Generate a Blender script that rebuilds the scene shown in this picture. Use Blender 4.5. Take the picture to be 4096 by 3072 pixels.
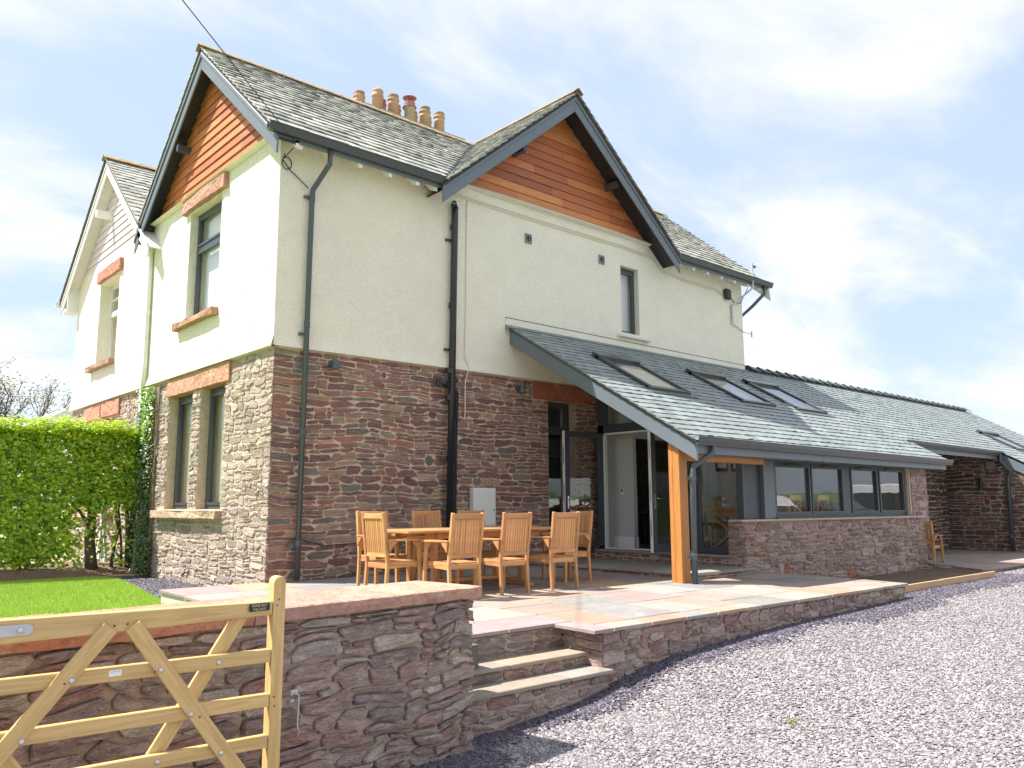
import bpy, bmesh, math, random
import numpy as np
from mathutils import Vector, Matrix, noise as mnoise

# ------------------------------------------------------------------ camera, world, sun
for o in list(bpy.data.objects): bpy.data.objects.remove(o)
scene = bpy.context.scene
COL = scene.collection
CAMP = Vector((-5.37463, -11.4091, 1.08798))
YAW, PITCH, ROLL, FPX = 0.8442, 0.1473, -0.0041, 3278.94
_c, _s, _cp, _sp = math.cos(YAW), math.sin(YAW), math.cos(PITCH), math.sin(PITCH)
FWD = Vector((_c*_cp, _s*_cp, _sp)); _r = Vector((_s, -_c, 0)); _u = _r.cross(FWD)
RGT = _r*math.cos(ROLL) + _u*math.sin(ROLL); UPV = -_r*math.sin(ROLL) + _u*math.cos(ROLL)
cd = bpy.data.cameras.new('camera'); cam = bpy.data.objects.new('camera', cd); COL.objects.link(cam)
cam.matrix_world = Matrix(((RGT.x, UPV.x, -FWD.x, CAMP.x), (RGT.y, UPV.y, -FWD.y, CAMP.y), (RGT.z, UPV.z, -FWD.z, CAMP.z), (0, 0, 0, 1)))
cd.sensor_width = 36; cd.lens = FPX/4096*36; cd.clip_end = 3000; cd.clip_start = 0.05
scene.camera = cam
scene.render.resolution_x = 1024; scene.render.resolution_y = 768

SA, SB = 0.48, 0.42                                # light travels (+SA, -SB, -1)
sun_to = Vector((-SA, SB, 1)).normalized()
ELEV = math.asin(sun_to.z); AZ = math.atan2(sun_to.x, sun_to.y)
w = bpy.data.worlds.new('World'); scene.world = w; w.use_nodes = True
nt = w.node_tree; nt.nodes.clear(); N = nt.nodes.new; K = nt.links.new
out = N('ShaderNodeOutputWorld'); bg = N('ShaderNodeBackground'); sky = N('ShaderNodeTexSky')
sky.sky_type = 'NISHITA'; sky.sun_disc = False; sky.sun_elevation = ELEV; sky.sun_rotation = AZ
sky.air_density = 1.0; sky.dust_density = 1.2; sky.ozone_density = 1.2
SKYS = 0.115
bg.inputs['Strength'].default_value = SKYS
tc = N('ShaderNodeTexCoord'); sep = N('ShaderNodeSeparateXYZ'); K(tc.outputs['Generated'], sep.inputs[0])
# clouds: direction projected on a flat cloud layer high above
mz = N('ShaderNodeMath'); mz.operation = 'MAXIMUM'; K(sep.outputs['Z'], mz.inputs[0]); mz.inputs[1].default_value = 0.0
az = N('ShaderNodeMath'); az.operation = 'ADD'; K(mz.outputs[0], az.inputs[0]); az.inputs[1].default_value = 0.22
dx = N('ShaderNodeMath'); dx.operation = 'DIVIDE'; K(sep.outputs['X'], dx.inputs[0]); K(az.outputs[0], dx.inputs[1])
dy = N('ShaderNodeMath'); dy.operation = 'DIVIDE'; K(sep.outputs['Y'], dy.inputs[0]); K(az.outputs[0], dy.inputs[1])
cmb = N('ShaderNodeCombineXYZ'); K(dx.outputs[0], cmb.inputs[0]); K(dy.outputs[0], cmb.inputs[1])
mp = N('ShaderNodeMapping'); mp.inputs['Rotation'].default_value = (0, 0, 0.5); mp.inputs['Scale'].default_value = (1.0, 1.9, 1); mp.inputs['Location'].default_value = (3.1, 1.2, 0)
K(cmb.outputs[0], mp.inputs['Vector'])
n1 = N('ShaderNodeTexNoise'); n1.inputs['Scale'].default_value = 0.95; n1.inputs['Detail'].default_value = 9; n1.inputs['Roughness'].default_value = 0.58; n1.inputs['Distortion'].default_value = 0.35
K(mp.outputs[0], n1.inputs['Vector'])
cr = N('ShaderNodeValToRGB'); cr.color_ramp.elements[0].position = 0.39; cr.color_ramp.elements[1].position = 0.68
cr.color_ramp.elements[0].color = (0, 0, 0, 1); cr.color_ramp.elements[1].color = (1, 1, 1, 1); cr.color_ramp.interpolation = 'EASE'
K(n1.outputs['Fac'], cr.inputs[0])
# base haze veil: even the blue parts are pale
hz = N('ShaderNodeMixRGB'); hz.inputs[0].default_value = 0.84; K(sky.outputs[0], hz.inputs[1]); hz.inputs[2].default_value = (2.0, 2.42, 3.15, 1)
mixc = N('ShaderNodeMixRGB'); K(cr.outputs[0], mixc.inputs[0]); K(hz.outputs[0], mixc.inputs[1]); mixc.inputs[2].default_value = (3.7, 3.6, 3.6, 1)
K(mixc.outputs[0], bg.inputs['Color']); K(bg.outputs[0], out.inputs[0])

sl = bpy.data.lights.new('sun', 'SUN'); sl.energy = 3.75; sl.angle = math.radians(0.53); sl.color = (1.0, 0.955, 0.88)
so = bpy.data.objects.new('sun', sl); COL.objects.link(so); so.location = (-20, 15, 40)
so.rotation_euler = (-sun_to).to_track_quat('-Z', 'Y').to_euler()
vs = scene.view_settings
vs.view_transform = 'Standard'; vs.look = 'None'; vs.gamma = 1; vs.exposure = 1.50; vs.use_curve_mapping = False

# ------------------------------------------------------------------ helpers
rnd = random.Random(7)
def proj(p):
    d = Vector(p) - CAMP; z = d.dot(FWD)
    if z < 0.05: return None
    return 2048 + FPX*d.dot(RGT)/z, 1536 - FPX*d.dot(UPV)/z, z
def seen(p, m=150):
    q = proj(p)
    return q is not None and -m < q[0] < 4096+m and -m < q[1] < 3072+m

MATS = {}
def mat(name, base=(.5,.5,.5), rough=.7, tone=False, noise=None, bump=None, stretch=(1,1,1), metal=0, spec=.5, coat=0, rand=0, spots=None, extra=None, hue=0):
    m = bpy.data.materials.new(name); m.use_nodes = True; t = m.node_tree; B = t.nodes['Principled BSDF']
    B.inputs['Roughness'].default_value = rough; B.inputs['Metallic'].default_value = metal
    B.inputs['Specular IOR Level'].default_value = spec; B.inputs['Coat Weight'].default_value = coat
    n, k = t.nodes.new, t.links.new
    tcx = n('ShaderNodeTexCoord'); mpx = n('ShaderNodeMapping'); mpx.inputs['Scale'].default_value = stretch
    k(tcx.outputs['Object'], mpx.inputs['Vector'])
    if tone:
        a = n('ShaderNodeAttribute'); a.attribute_name = 'tone'; col = a.outputs['Color']
    else:
        r = n('ShaderNodeRGB'); r.outputs[0].default_value = (*base, 1); col = r.outputs[0]
    if rand:
        oi = n('ShaderNodeObjectInfo'); mr = n('ShaderNodeMapRange'); mr.inputs['To Min'].default_value = 1-rand; mr.inputs['To Max'].default_value = 1+rand
        k(oi.outputs['Random'], mr.inputs['Value']); hs = n('ShaderNodeHueSaturation'); k(mr.outputs[0], hs.inputs['Value'])
        if hue:
            m2 = n('ShaderNodeMapRange'); m2.inputs['To Min'].default_value = .5-hue; m2.inputs['To Max'].default_value = .5+hue
            wn = n('ShaderNodeMath'); wn.operation = 'MULTIPLY'; wn.inputs[1].default_value = 7.31; k(oi.outputs['Random'], wn.inputs[0])
            fr = n('ShaderNodeMath'); fr.operation = 'FRACT'; k(wn.outputs[0], fr.inputs[0]); k(fr.outputs[0], m2.inputs['Value']); k(m2.outputs[0], hs.inputs['Hue'])
        k(col, hs.inputs['Color']); col = hs.outputs[0]
    if noise:
        for (sc, amt) in ([noise] if not isinstance(noise, list) else noise):
            nn = n('ShaderNodeTexNoise'); nn.inputs['Scale'].default_value = sc; nn.inputs['Detail'].default_value = 6; nn.inputs['Roughness'].default_value = .62
            k(mpx.outputs[0], nn.inputs['Vector'])
            mr = n('ShaderNodeMapRange'); mr.inputs['From Min'].default_value = .3; mr.inputs['From Max'].default_value = .7
            mr.inputs['To Min'].default_value = 1-amt; mr.inputs['To Max'].default_value = 1+amt
            k(nn.outputs['Fac'], mr.inputs['Value'])
            mm = n('ShaderNodeVectorMath'); mm.operation = 'SCALE'; k(col, mm.inputs[0]); k(mr.outputs[0], mm.inputs['Scale']); col = mm.outputs[0]
    if spots:
        for (sc, lo, hi, c2, fac) in ([spots] if not isinstance(spots, list) else spots):
            nn = n('ShaderNodeTexNoise'); nn.inputs['Scale'].default_value = sc; nn.inputs['Detail'].default_value = 5; nn.inputs['Roughness'].default_value = .7
            k(mpx.outputs[0], nn.inputs['Vector'])
            mr = n('ShaderNodeMapRange'); mr.inputs['From Min'].default_value = lo; mr.inputs['From Max'].default_value = hi; mr.inputs['To Max'].default_value = fac
            k(nn.outputs['Fac'], mr.inputs['Value'])
            mx = n('ShaderNodeMixRGB'); k(mr.outputs[0], mx.inputs[0]); k(col, mx.inputs[1]); mx.inputs[2].default_value = (*c2, 1); col = mx.outputs[0]
    k(col, B.inputs['Base Color'])
    if bump:
        prev = None
        for (sc, st, dist) in ([bump] if not isinstance(bump, list) else bump):
            nn = n('ShaderNodeTexNoise'); nn.inputs['Scale'].default_value = sc; nn.inputs['Detail'].default_value = 5; nn.inputs['Roughness'].default_value = .6
            k(mpx.outputs[0], nn.inputs['Vector'])
            bb = n('ShaderNodeBump'); bb.inputs['Strength'].default_value = st; bb.inputs['Distance'].default_value = dist
            k(nn.outputs['Fac'], bb.inputs['Height'])
            if prev: k(prev, bb.inputs['Normal'])
            prev = bb.outputs['Normal']
        k(prev, B.inputs['Normal'])
    if extra: extra(m, t, B)
    MATS[name] = m; return m

def glassmat(name, tint=(.9,.95,.93), refl=1.0, rough=0.0, wave=0.0):
    m = bpy.data.materials.new(name); m.use_nodes = True; t = m.node_tree; t.nodes.clear(); n, k = t.nodes.new, t.links.new
    o = n('ShaderNodeOutputMaterial'); tr = n('ShaderNodeBsdfTransparent'); tr.inputs[0].default_value = (*tint, 1)
    gl = n('ShaderNodeBsdfGlossy'); gl.inputs['Roughness'].default_value = rough; gl.inputs[0].default_value = (refl, refl, refl, 1)
    fr = n('ShaderNodeFresnel'); fr.inputs['IOR'].default_value = 2.0; mx = n('ShaderNodeMixShader')
    if wave:
        nn = n('ShaderNodeTexNoise'); nn.inputs['Scale'].default_value = 1.6; nn.inputs['Detail'].default_value = 1
        tcx = n('ShaderNodeTexCoord'); k(tcx.outputs['Object'], nn.inputs['Vector'])
        bb = n('ShaderNodeBump'); bb.inputs['Strength'].default_value = wave; bb.inputs['Distance'].default_value = .02; k(nn.outputs['Fac'], bb.inputs['Height']); k(bb.outputs[0], gl.inputs['Normal'])
    k(fr.outputs[0], mx.inputs[0]); k(tr.outputs[0], mx.inputs[1]); k(gl.outputs[0], mx.inputs[2]); k(mx.outputs[0], o.inputs[0])
    MATS[name] = m; return m

class MB:
    """collects geometry; build() links it as one mesh object"""
    def __init__(s): s.v = []; s.f = []; s.c = []
    def add(s, vs, fs, col=(1,1,1)):
        o = len(s.v); s.v.extend([tuple(p) for p in vs]); s.f.extend([tuple(i+o for i in f) for f in fs]); s.c.extend([col]*len(fs)); return s
    def box(s, x0, x1, y0, y1, z0, z1, col=(1,1,1)):
        vs = [(x0,y0,z0),(x1,y0,z0),(x1,y1,z0),(x0,y1,z0),(x0,y0,z1),(x1,y0,z1),(x1,y1,z1),(x0,y1,z1)]
        return s.add(vs, [(0,3,2,1),(4,5,6,7),(0,1,5,4),(1,2,6,5),(2,3,7,6),(3,0,4,7)], col)
    def prism(s, poly, d, col=(1,1,1)):
        """poly: ordered 3-D points of a planar outline; d: extrusion vector"""
        n = len(poly); d = Vector(d); a = [Vector(p) for p in poly]; b = [p + d for p in a]
        nn = Vector((0,0,0))
        for i in range(n): nn += a[i].cross(a[(i+1) % n])
        fs = [tuple(range(n))[::-1], tuple(range(n, 2*n))] if nn.dot(d) > 0 else [tuple(range(n)), tuple(range(n, 2*n))[::-1]]
        for i in range(n):
            j = (i+1) % n; q = (i, j, n+j, n+i)
            fs.append(q if nn.dot(d) > 0 else q[::-1])
        return s.add(a+b, fs, col)
    def beam(s, p, q, wd, ht, up=(0,0,1), col=(1,1,1), taper=1.0):
        p, q = Vector(p), Vector(q); d = (q-p).normalized(); up = Vector(up); sd = d.cross(up)
        if sd.length < 1e-4: sd = d.cross(Vector((0,1,0)))
        sd.normalize(); u = sd.cross(d).normalized(); vs = []
        for c, k in ((p, 1.0), (q, taper)):
            for a, b in ((-1,-1),(1,-1),(1,1),(-1,1)): vs.append(c + sd*a*wd/2*k + u*b*ht/2*k)
        return s.add(vs, [(3,2,1,0),(4,5,6,7),(0,1,5,4),(1,2,6,5),(2,3,7,6),(3,0,4,7)], col)
    def tube(s, pts, r, n=10, col=(1,1,1), cap=True):
        pts = [Vector(p) for p in pts]; rs = r if isinstance(r, (list, tuple)) else [r]*len(pts); rings = []
        prev = None
        for i, p in enumerate(pts):
            a = pts[max(i-1, 0)]; b = pts[min(i+1, len(pts)-1)]; d = (b-a).normalized()
            if prev is None:
                prev = d.orthogonal().normalized()
            prev = (prev - d*prev.dot(d)); prev = prev.normalized() if prev.length > 1e-5 else d.orthogonal().normalized()
            e = d.cross(prev); rings.append([p + (prev*math.cos(2*math.pi*k/n) + e*math.sin(2*math.pi*k/n))*rs[i] for k in range(n)])
        vs = [q for rg in rings for q in rg]; fs = []
        for i in range(len(pts)-1):
            for k in range(n): fs.append((i*n+k, i*n+(k+1) % n, (i+1)*n+(k+1) % n, (i+1)*n+k))
        if cap: fs.append(tuple(range(n))[::-1]); fs.append(tuple((len(pts)-1)*n+k for k in range(n)))
        return s.add(vs, fs, col)
    def lathe(s, prof, c, n=20, col=(1,1,1), axis='z'):
        vs = []; fs = []
        for r, h in prof:
            for k in range(n):
                a = 2*math.pi*k/n
                if axis == 'z': vs.append((c[0]+r*math.cos(a), c[1]+r*math.sin(a), c[2]+h))
                else: vs.append((c[0]+r*math.cos(a), c[1]+h, c[2]+r*math.sin(a)))
        for i in range(len(prof)-1):
            for k in range(n):
                q = (i*n+k, i*n+(k+1) % n, (i+1)*n+(k+1) % n, (i+1)*n+k); fs.append(q if axis == 'z' else q[::-1])
        fs.append(tuple(range(n))[::-1] if axis == 'z' else tuple(range(n))); m = (len(prof)-1)*n
        fs.append(tuple(m+k for k in range(n)) if axis == 'z' else tuple(m+k for k in range(n))[::-1])
        return s.add(vs, fs, col)
    def mesh(s, name, bevel=0, tone=True):
        me = bpy.data.meshes.new(name); me.from_pydata(s.v, [], s.f)
        if tone and s.c:
            a = me.attributes.new('tone', 'FLOAT_COLOR', 'FACE')
            arr = np.ones((len(s.f), 4), np.float32); arr[:, :3] = np.array(s.c, np.float32); a.data.foreach_set('color', arr.ravel())
        if bevel:
            bm = bmesh.new(); bm.from_mesh(me)
            ed = [e for e in bm.edges if len(e.link_faces) == 2 and e.calc_face_angle(0) > 0.5]
            bmesh.ops.bevel(bm, geom=ed, offset=bevel, segments=1, affect='EDGES', clamp_overlap=True); bm.to_mesh(me); bm.free()
        return me
    def build(s, name, m, parent=None, bevel=0, smooth=False, label=None):
        me = s.mesh(name, bevel); me.materials.append(MATS[m] if isinstance(m, str) else m)
        if smooth:
            for p in me.polygons: p.use_smooth = True
        return link(name, me, parent, label)

WORLD = {}
def link(name, me, parent=None, label=None):
    o = bpy.data.objects.new(name, me); COL.objects.link(o)
    if parent is not None:
        o.parent = parent
        if parent in WORLD: o.matrix_parent_inverse = WORLD[parent]
    if parent is not None and parent in WORLD: WORLD[o] = Matrix()
    if label: o['label'] = label
    return o
def thing(name, loc, label, cat, group=None, local=False):
    o = bpy.data.objects.new(name, None); COL.objects.link(o); o.location = loc; o.empty_display_size = .2
    o['label'] = label; o['category'] = cat
    if group: o['group'] = group
    if not local: WORLD[o] = Matrix.Translation(-Vector(loc))
    return o
def tag(o, label, cat, group=None):
    o['label'] = label; o['category'] = cat
    if group: o['group'] = group
    return o
def struct(o): o['kind'] = 'structure'; return o
def stuff(o): o['kind'] = 'stuff'; return o
def copytree(o, parent=None):
    c = o.copy(); COL.objects.link(c)
    if parent is not None: c.parent = parent
    for ch in o.children: copytree(ch, c)
    return c

def noise2(u, v, s=0.0): return mnoise.noise(Vector((u, v, s)))
def jit(c, a, r=rnd):
    k = 1 + r.uniform(-a, a); return tuple(max(0.003, x*k*(1+r.uniform(-.022, .022))) for x in c)
def pick(pal, r=rnd):
    t = r.random()*sum(p[0] for p in pal)
    for p in pal:
        t -= p[0]
        if t <= 0: return p[1]
    return pal[-1][1]

# ---- a flat wall piece with rectangular openings: only outer and reveal faces
def wall_panel(mb, us, vs_, holes, place, th, col=(1,1,1), sides='lrtb'):
    """us=(u0,u1), vs_=(v0,v1); place(u,v,d): d=0 front face, d=-th back"""
    U = sorted(set([us[0], us[1]] + [min(max(x, us[0]), us[1]) for h in holes for x in (h[0], h[1])]))
    V = sorted(set([vs_[0], vs_[1]] + [min(max(x, vs_[0]), vs_[1]) for h in holes for x in (h[2], h[3])]))
    def solid(i, j):
        if i < 0 or j < 0 or i >= len(U)-1 or j >= len(V)-1: return False
        cu, cv = (U[i]+U[i+1])/2, (V[j]+V[j+1])/2
        return not any(h[0] < cu < h[1] and h[2] < cv < h[3] for h in holes)
    for i in range(len(U)-1):
        for j in range(len(V)-1):
            if not solid(i, j): continue
            a, b, c, d = U[i], U[i+1], V[j], V[j+1]
            mb.add([place(a,c,0), place(b,c,0), place(b,d,0), place(a,d,0)], [(0,1,2,3)], col)
            mb.add([place(a,c,-th), place(b,c,-th), place(b,d,-th), place(a,d,-th)], [(3,2,1,0)], col)
            for (di, dj, p, q) in ((-1,0,(a,c),(a,d)), (1,0,(b,d),(b,c)), (0,-1,(b,c),(a,c)), (0,1,(a,d),(b,d))):
                if not solid(i+di, j+dj):
                    mb.add([place(*p,0), place(*q,0), place(*q,-th), place(*p,-th)], [(0,1,2,3)], col)

# ---- rubble masonry
def rubble(us, vs_, holes, seed, hr=(.06,.14), lr=(.14,.42), gap=.014, warp=.03, top=None):
    """yields outlines (list of (u,v)) of irregular flat stones laid in wandering courses"""
    r = random.Random(seed); u0, u1 = us; v0, v1 = vs_; out = []
    v = v0; occ = []
    while v < v1 - .02:
        h = r.uniform(*hr)
        if v1 - (v+h) < hr[0]*.75: h = v1 - v
        blocks = sorted([(a, b) for a, b, _ in occ] + [(a, b) for (a, b, c, d) in holes if c < v + h*.55 and d > v + h*.45]); nocc = []
        for (a, b, tv_) in occ:
            if v + h - tv_ > .022: out.append((a, b, tv_, v+h, 0))
        segs = []; x = u0
        for a, b in blocks:
            if a > x: segs.append((x, a))
            x = max(x, b)
        if x < u1: segs.append((x, u1))
        for a, b in segs:
            x = a
            while x < b - .012:
                L = r.uniform(*lr)*(0.75 + .5*h/hr[1])
                if b - (x+L) < lr[0]*.55: L = b - x
                L = min(L, b-x)
                k = r.random(); top_v = v + h
                if k < .13 and L < .3 and v + h*1.8 < v1 and not any(hh[0]-.02 < x+L/2 < hh[1]+.02 and hh[2] < v+h*2 and hh[3] > v for hh in holes):
                    top_v = v + h + r.uniform(.45, .85)*hr[0]; nocc.append((x, x+L, top_v))
                    out.append((x, x+L, v, top_v, 1))
                    # filler above handled by next row being blocked
                elif k < .36 and h > hr[0]*1.35:
                    m = v + h*r.uniform(.38, .62)
                    for (c, d) in ((v, m), (m, v+h)):
                        if r.random() < .45 and L > lr[0]*1.4:
                            q = x + L*r.uniform(.35, .65); out.append((x, q, c, d, 0)); out.append((q, x+L, c, d, 0))
                        else: out.append((x, x+L, c, d, 0))
                else: out.append((x, x+L, v, top_v, 0))
                x += L
        v += h; occ = nocc
    polys = []
    for (a, b, c, d, tall) in out:
        W, H = b-a, d-c
        if W < .02 or H < .015: continue
        g = gap*r.uniform(.55, 1.25)/2; gx = min(g, W*.25); gy = min(g, H*.25)
        eL = a <= u0+1e-4; eR = b >= u1-1e-4
        a2, b2, c2, d2 = a+(0 if eL else gx), b-(0 if eR else gx), c+gy, d-gy; W2, H2 = b2-a2, d2-c2
        sl_ = r.uniform(-.45,.45)*H2 if not (eL or eR) else 0; sr_ = r.uniform(-.45,.45)*H2 if not (eL or eR) else 0; lim = W2*.16
        sl_ = max(-lim, min(lim, sl_)); sr_ = max(-lim, min(lim, sr_))
        tl, tr, bl, br = [r.uniform(.05, .42)*H2 if r.random() < .45 else r.uniform(0, .07)*H2 for _ in range(4)]
        if eL: tl = bl = H2*.04
        if eR: tr = br = H2*.04
        P = [(a2, c2+H2*r.uniform(.35,.65)),
             (a2+W2*r.uniform(.01,.05)*(not eL)+max(0,sl_), c2+bl), (a2+W2*r.uniform(.25,.4), c2+H2*r.uniform(-.03,.12)), (a2+W2*r.uniform(.6,.75), c2+H2*r.uniform(-.03,.13)), (b2-W2*r.uniform(.01,.05)*(not eR)-max(0,sr_), c2+br),
             (b2, c2+H2*r.uniform(.35,.65)),
             (b2-W2*r.uniform(.01,.05)*(not eR)-max(0,-sr_), d2-tr), (a2+W2*r.uniform(.6,.78), d2-H2*r.uniform(-.03,.15)), (a2+W2*r.uniform(.22,.42), d2-H2*r.uniform(-.03,.13)), (a2+W2*r.uniform(.01,.05)*(not eL)+max(0,-sl_), d2-tl)]
        Q = []; js = min(.006, H2*.05)
        P = [(u+r.uniform(-js,js)*(u > u0+1e-3 and u < u1-1e-3), v_+r.uniform(-js,js)) for (u, v_) in P]
        for (u, v_) in P:
            f = min(1, (u-u0)/.15, (u1-u)/.15) if True else 1
            fv = min(1, (v_-v0)/.1, (v1-v_)/.1); f = max(0, f); fv = max(0, fv)
            for hh in holes:
                du = max(hh[0]-u, u-hh[1], 0); dv = max(hh[2]-v_, v_-hh[3], 0); f = min(f, math.hypot(du, dv)/.12 + .0)
            wv = noise2(u*.9, v_*1.3, seed)*warp*1.6 + noise2(u*3.3, v_*3.0, seed+5)*warp*.7
            wu = noise2(u*2.2, v_*5, seed+9)*warp*.8
            Q.append((u + wu*f*fv, v_ + wv*fv*max(f, .0)))
        if top is not None and max(q[1] for q in Q) > top(sum(q[0] for q in Q)/len(Q)): continue
        polys.append(Q)
    return polys
def stone_geo(poly, place, dep, r):
    n = len(poly); cu = sum(p[0] for p in poly)/n; cv = sum(p[1] for p in poly)/n
    W = max(p[0] for p in poly)-min(p[0] for p in poly); H = max(p[1] for p in poly)-min(p[1] for p in poly)
    tu, tv = r.uniform(-.35,.35)*dep, r.uniform(-.5,.5)*dep
    ins = min(.008, H*.10)
    vs = []; 
    for (u, v) in poly: vs.append(place(u, v, -.012))
    for (u, v) in poly: vs.append(place(u, v, dep*r.uniform(.35,.95)))
    for (u, v) in poly:
        du, dv = cu-u, cv-v; L = math.hypot(du/max(W,.01), dv/max(H,.01)) or 1
        u2 = u + du*min(.9, ins*2.2/max(W,.03)); v2 = v + dv*min(.6, ins*2.2/max(H,.02))
        vs.append(place(u2, v2, dep + tu*(u2-cu)/max(W,.01)*2 + tv*(v2-cv)/max(H,.01)*2 + r.uniform(-.32,.32)*dep))
    fs = []
    for ring in (0, 1):
        for i in range(n):
            j = (i+1) % n; fs.append((ring*n+i, ring*n+j, (ring+1)*n+j, (ring+1)*n+i))
    vs.append(place(cu, cv, dep*r.uniform(.7, 1.5)))
    for i in range(n): fs.append((2*n+i, 2*n+(i+1) % n, 3*n))
    return vs, fs
def lay_pieces(pieces, parent, name, m, limit, restname, score=None):
    """pieces: (verts, faces, colour, bevel-free). The `limit` largest in view become objects, the rest one stuff mesh"""
    sc = []
    for i, (vs, fs, col) in enumerate(pieces):
        xs = [proj(p) for p in (vs[0], vs[len(vs)//2], vs[-1], vs[len(vs)//3])]
        if any(q is None for q in xs): sc.append((0, i)); continue
        vis = any(-20 < q[0] < 4116 and -20 < q[1] < 3092 for q in xs)
        X = [q[0] for q in xs]; Y = [q[1] for q in xs]
        sc.append((((max(X)-min(X)+1)*(max(Y)-min(Y)+1)) if vis else 0, i))
    if score: sc = [(s*score(pieces[i]), i) for s, i in sc]
    keep = set(i for s, i in sorted(sc, reverse=True)[:limit] if s > 0)
    rest = MB(); n = 0
    for i, (vs, fs, col) in enumerate(pieces):
        if i in keep:
            MB().add(vs, fs, col).build(name, m, parent)
        else: rest.add(vs, fs, col); n += 1
    if n: stuff(rest.build(restname, m, parent))
# ------------------------------------------------------------------ materials
def tri(*a): return a
mat('stone', tone=True, rough=.86, noise=[(5,.20),(26,.24)], bump=[(7,.9,.045),(28,.9,.015)], stretch=(1,1,3.6), spots=[(9,.56,.68,(.52,.45,.39),.5),(5,.64,.72,(.14,.10,.09),.35)])
mat('stone_fine', tone=True, rough=.86, noise=[(3.5,.16),(12,.22),(44,.24)], bump=[(8,1.0,.075),(30,.9,.024),(95,.6,.005)], stretch=(1,1,3.0), spots=[(7,.53,.64,(.60,.53,.46),.6),(4.5,.64,.72,(.16,.125,.11),.35)])
mat('mortar', (.47,.375,.295), .95, noise=[(7,.18),(60,.12)], bump=[(30,.8,.02),(160,.5,.004)])
mat('mortar_pale', (.56,.45,.34), .95, noise=[(7,.18),(60,.12)], bump=[(30,.8,.02),(160,.5,.004)])
mat('render_cream', (.88,.84,.70), .9, noise=[(.7,.035),(2.5,.03),(36,.06)], bump=[(32,1.0,.034),(90,.7,.008)])
mat('render_trim', (.72,.69,.58), .85, noise=(3,.04), bump=(60,.3,.004))
mat('reveal', (.60,.56,.44), .9, noise=(4,.05), bump=[(45,.8,.014)])
mat('plaster_brown', (.34,.25,.19), .92, noise=(6,.12), bump=(40,.4,.01))
mat('sandstone', tone=True, rough=.85, noise=[(4,.18),(22,.16)], bump=[(8,1.0,.07),(45,.7,.010)], spots=[(5,.58,.70,(.62,.53,.45),.45),(9,.62,.70,(.22,.12,.08),.4)])
mat('paving', tone=True, rough=.72, noise=[(2.2,.13),(14,.09)], bump=[(7,.5,.012),(45,.3,.003)], spots=(3,.58,.74,(.60,.50,.42),.30))
mat('joint_sand', (.15,.125,.10), .95, noise=(40,.2), bump=(90,.4,.004))
mat('anthracite', (.055,.066,.078), .38, noise=(3,.05))
mat('grey_board', (.135,.160,.185), .38, noise=(2,.05))
mat('pipe_grey', (.070,.088,.098), .30)
mat('gutter_grey', (.060,.068,.070), .32)
mat('pipe_black', (.022,.024,.030), .25)
mat('pipe_white', (.72,.72,.66), .4, spots=(4,.5,.8,(.5,.44,.30),.6))
mat('white_paint', (.78,.77,.74), .45)
mat('cream_paint', (.76,.72,.60), .5, noise=(6,.04))
mat('lead', (.20,.22,.25), .48, noise=[(3,.15),(14,.10)], metal=.15, bump=(8,.4,.01), spots=(4,.55,.8,(.42,.44,.47),.6))
mat('slate_old', tone=True, rough=.82, noise=[(7,.20),(40,.18)], bump=[(16,.8,.015),(70,.6,.004)], spots=[(14,.59,.68,(.50,.51,.45),.5),(5,.60,.72,(.05,.05,.045),.5),(24,.68,.74,(.42,.36,.14),.5)])
mat('slate_new', tone=True, rough=.5, noise=[(5,.08),(30,.06)], bump=[(12,.35,.006),(60,.25,.002)])
mat('roof_deck', (.05,.05,.05), .9)
mat('slate_edge', (.22,.23,.22), .8)
mat('ridge_clay', (.30,.20,.12), .85, noise=[(6,.2),(30,.15)], bump=(20,.6,.01), spots=[(5,.47,.60,(.42,.30,.10),.8),(8,.60,.7,(.10,.09,.07),.7)], rand=.12)
mat('ridge_dark', (.14,.15,.16), .55, noise=(8,.1), rand=.1)
mat('cladding', tone=True, rough=.55, noise=[(3,.14),(14,.12)], bump=(20,.35,.004), stretch=(1,1,9), spots=(5,.63,.72,(.55,.32,.20),.35))
mat('cladding_pale', (.74,.67,.68), .6, noise=(3,.03))
mat('pot_clay', (.52,.33,.19), .8, noise=[(5,.12),(30,.08)], rand=.10, hue=.01, spots=(7,.60,.72,(.20,.17,.12),.5))
mat('pot_red', (.42,.16,.13), .8, noise=(5,.12))
mat('pot_buff', (.50,.44,.32), .85, noise=(5,.14), spots=(6,.5,.7,(.14,.13,.11),.6))
mat('cowl_pink', (.42,.18,.17), .6, noise=(6,.15))
mat('cement', (.42,.38,.33), .9, noise=(6,.15), bump=(30,.5,.01), spots=(7,.55,.68,(.12,.10,.06),.7))
mat('stack_dark', (.055,.052,.055), .8, noise=(6,.2))
def wood_extra(sc, dist, c_dark, fac):
    def f(m, t, B):
        n, k = t.nodes.new, t.links.new
        mp_ = [x for x in t.nodes if x.type == 'MAPPING'][0]
        wv = n('ShaderNodeTexNoise'); wv.inputs['Scale'].default_value = sc; wv.inputs['Detail'].default_value = 3; wv.inputs['Distortion'].default_value = dist
        k(mp_.outputs[0], wv.inputs['Vector'])
        r = n('ShaderNodeMapRange'); r.inputs['From Min'].default_value = .45; r.inputs['From Max'].default_value = .62; r.inputs['To Max'].default_value = fac; k(wv.outputs['Fac'], r.inputs['Value'])
        src = B.inputs['Base Color'].links[0].from_socket; mx = n('ShaderNodeMixRGB'); k(r.outputs[0], mx.inputs[0]); k(src, mx.inputs[1]); mx.inputs[2].default_value = (*c_dark, 1); k(mx.outputs[0], B.inputs['Base Color'])
    return f
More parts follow.
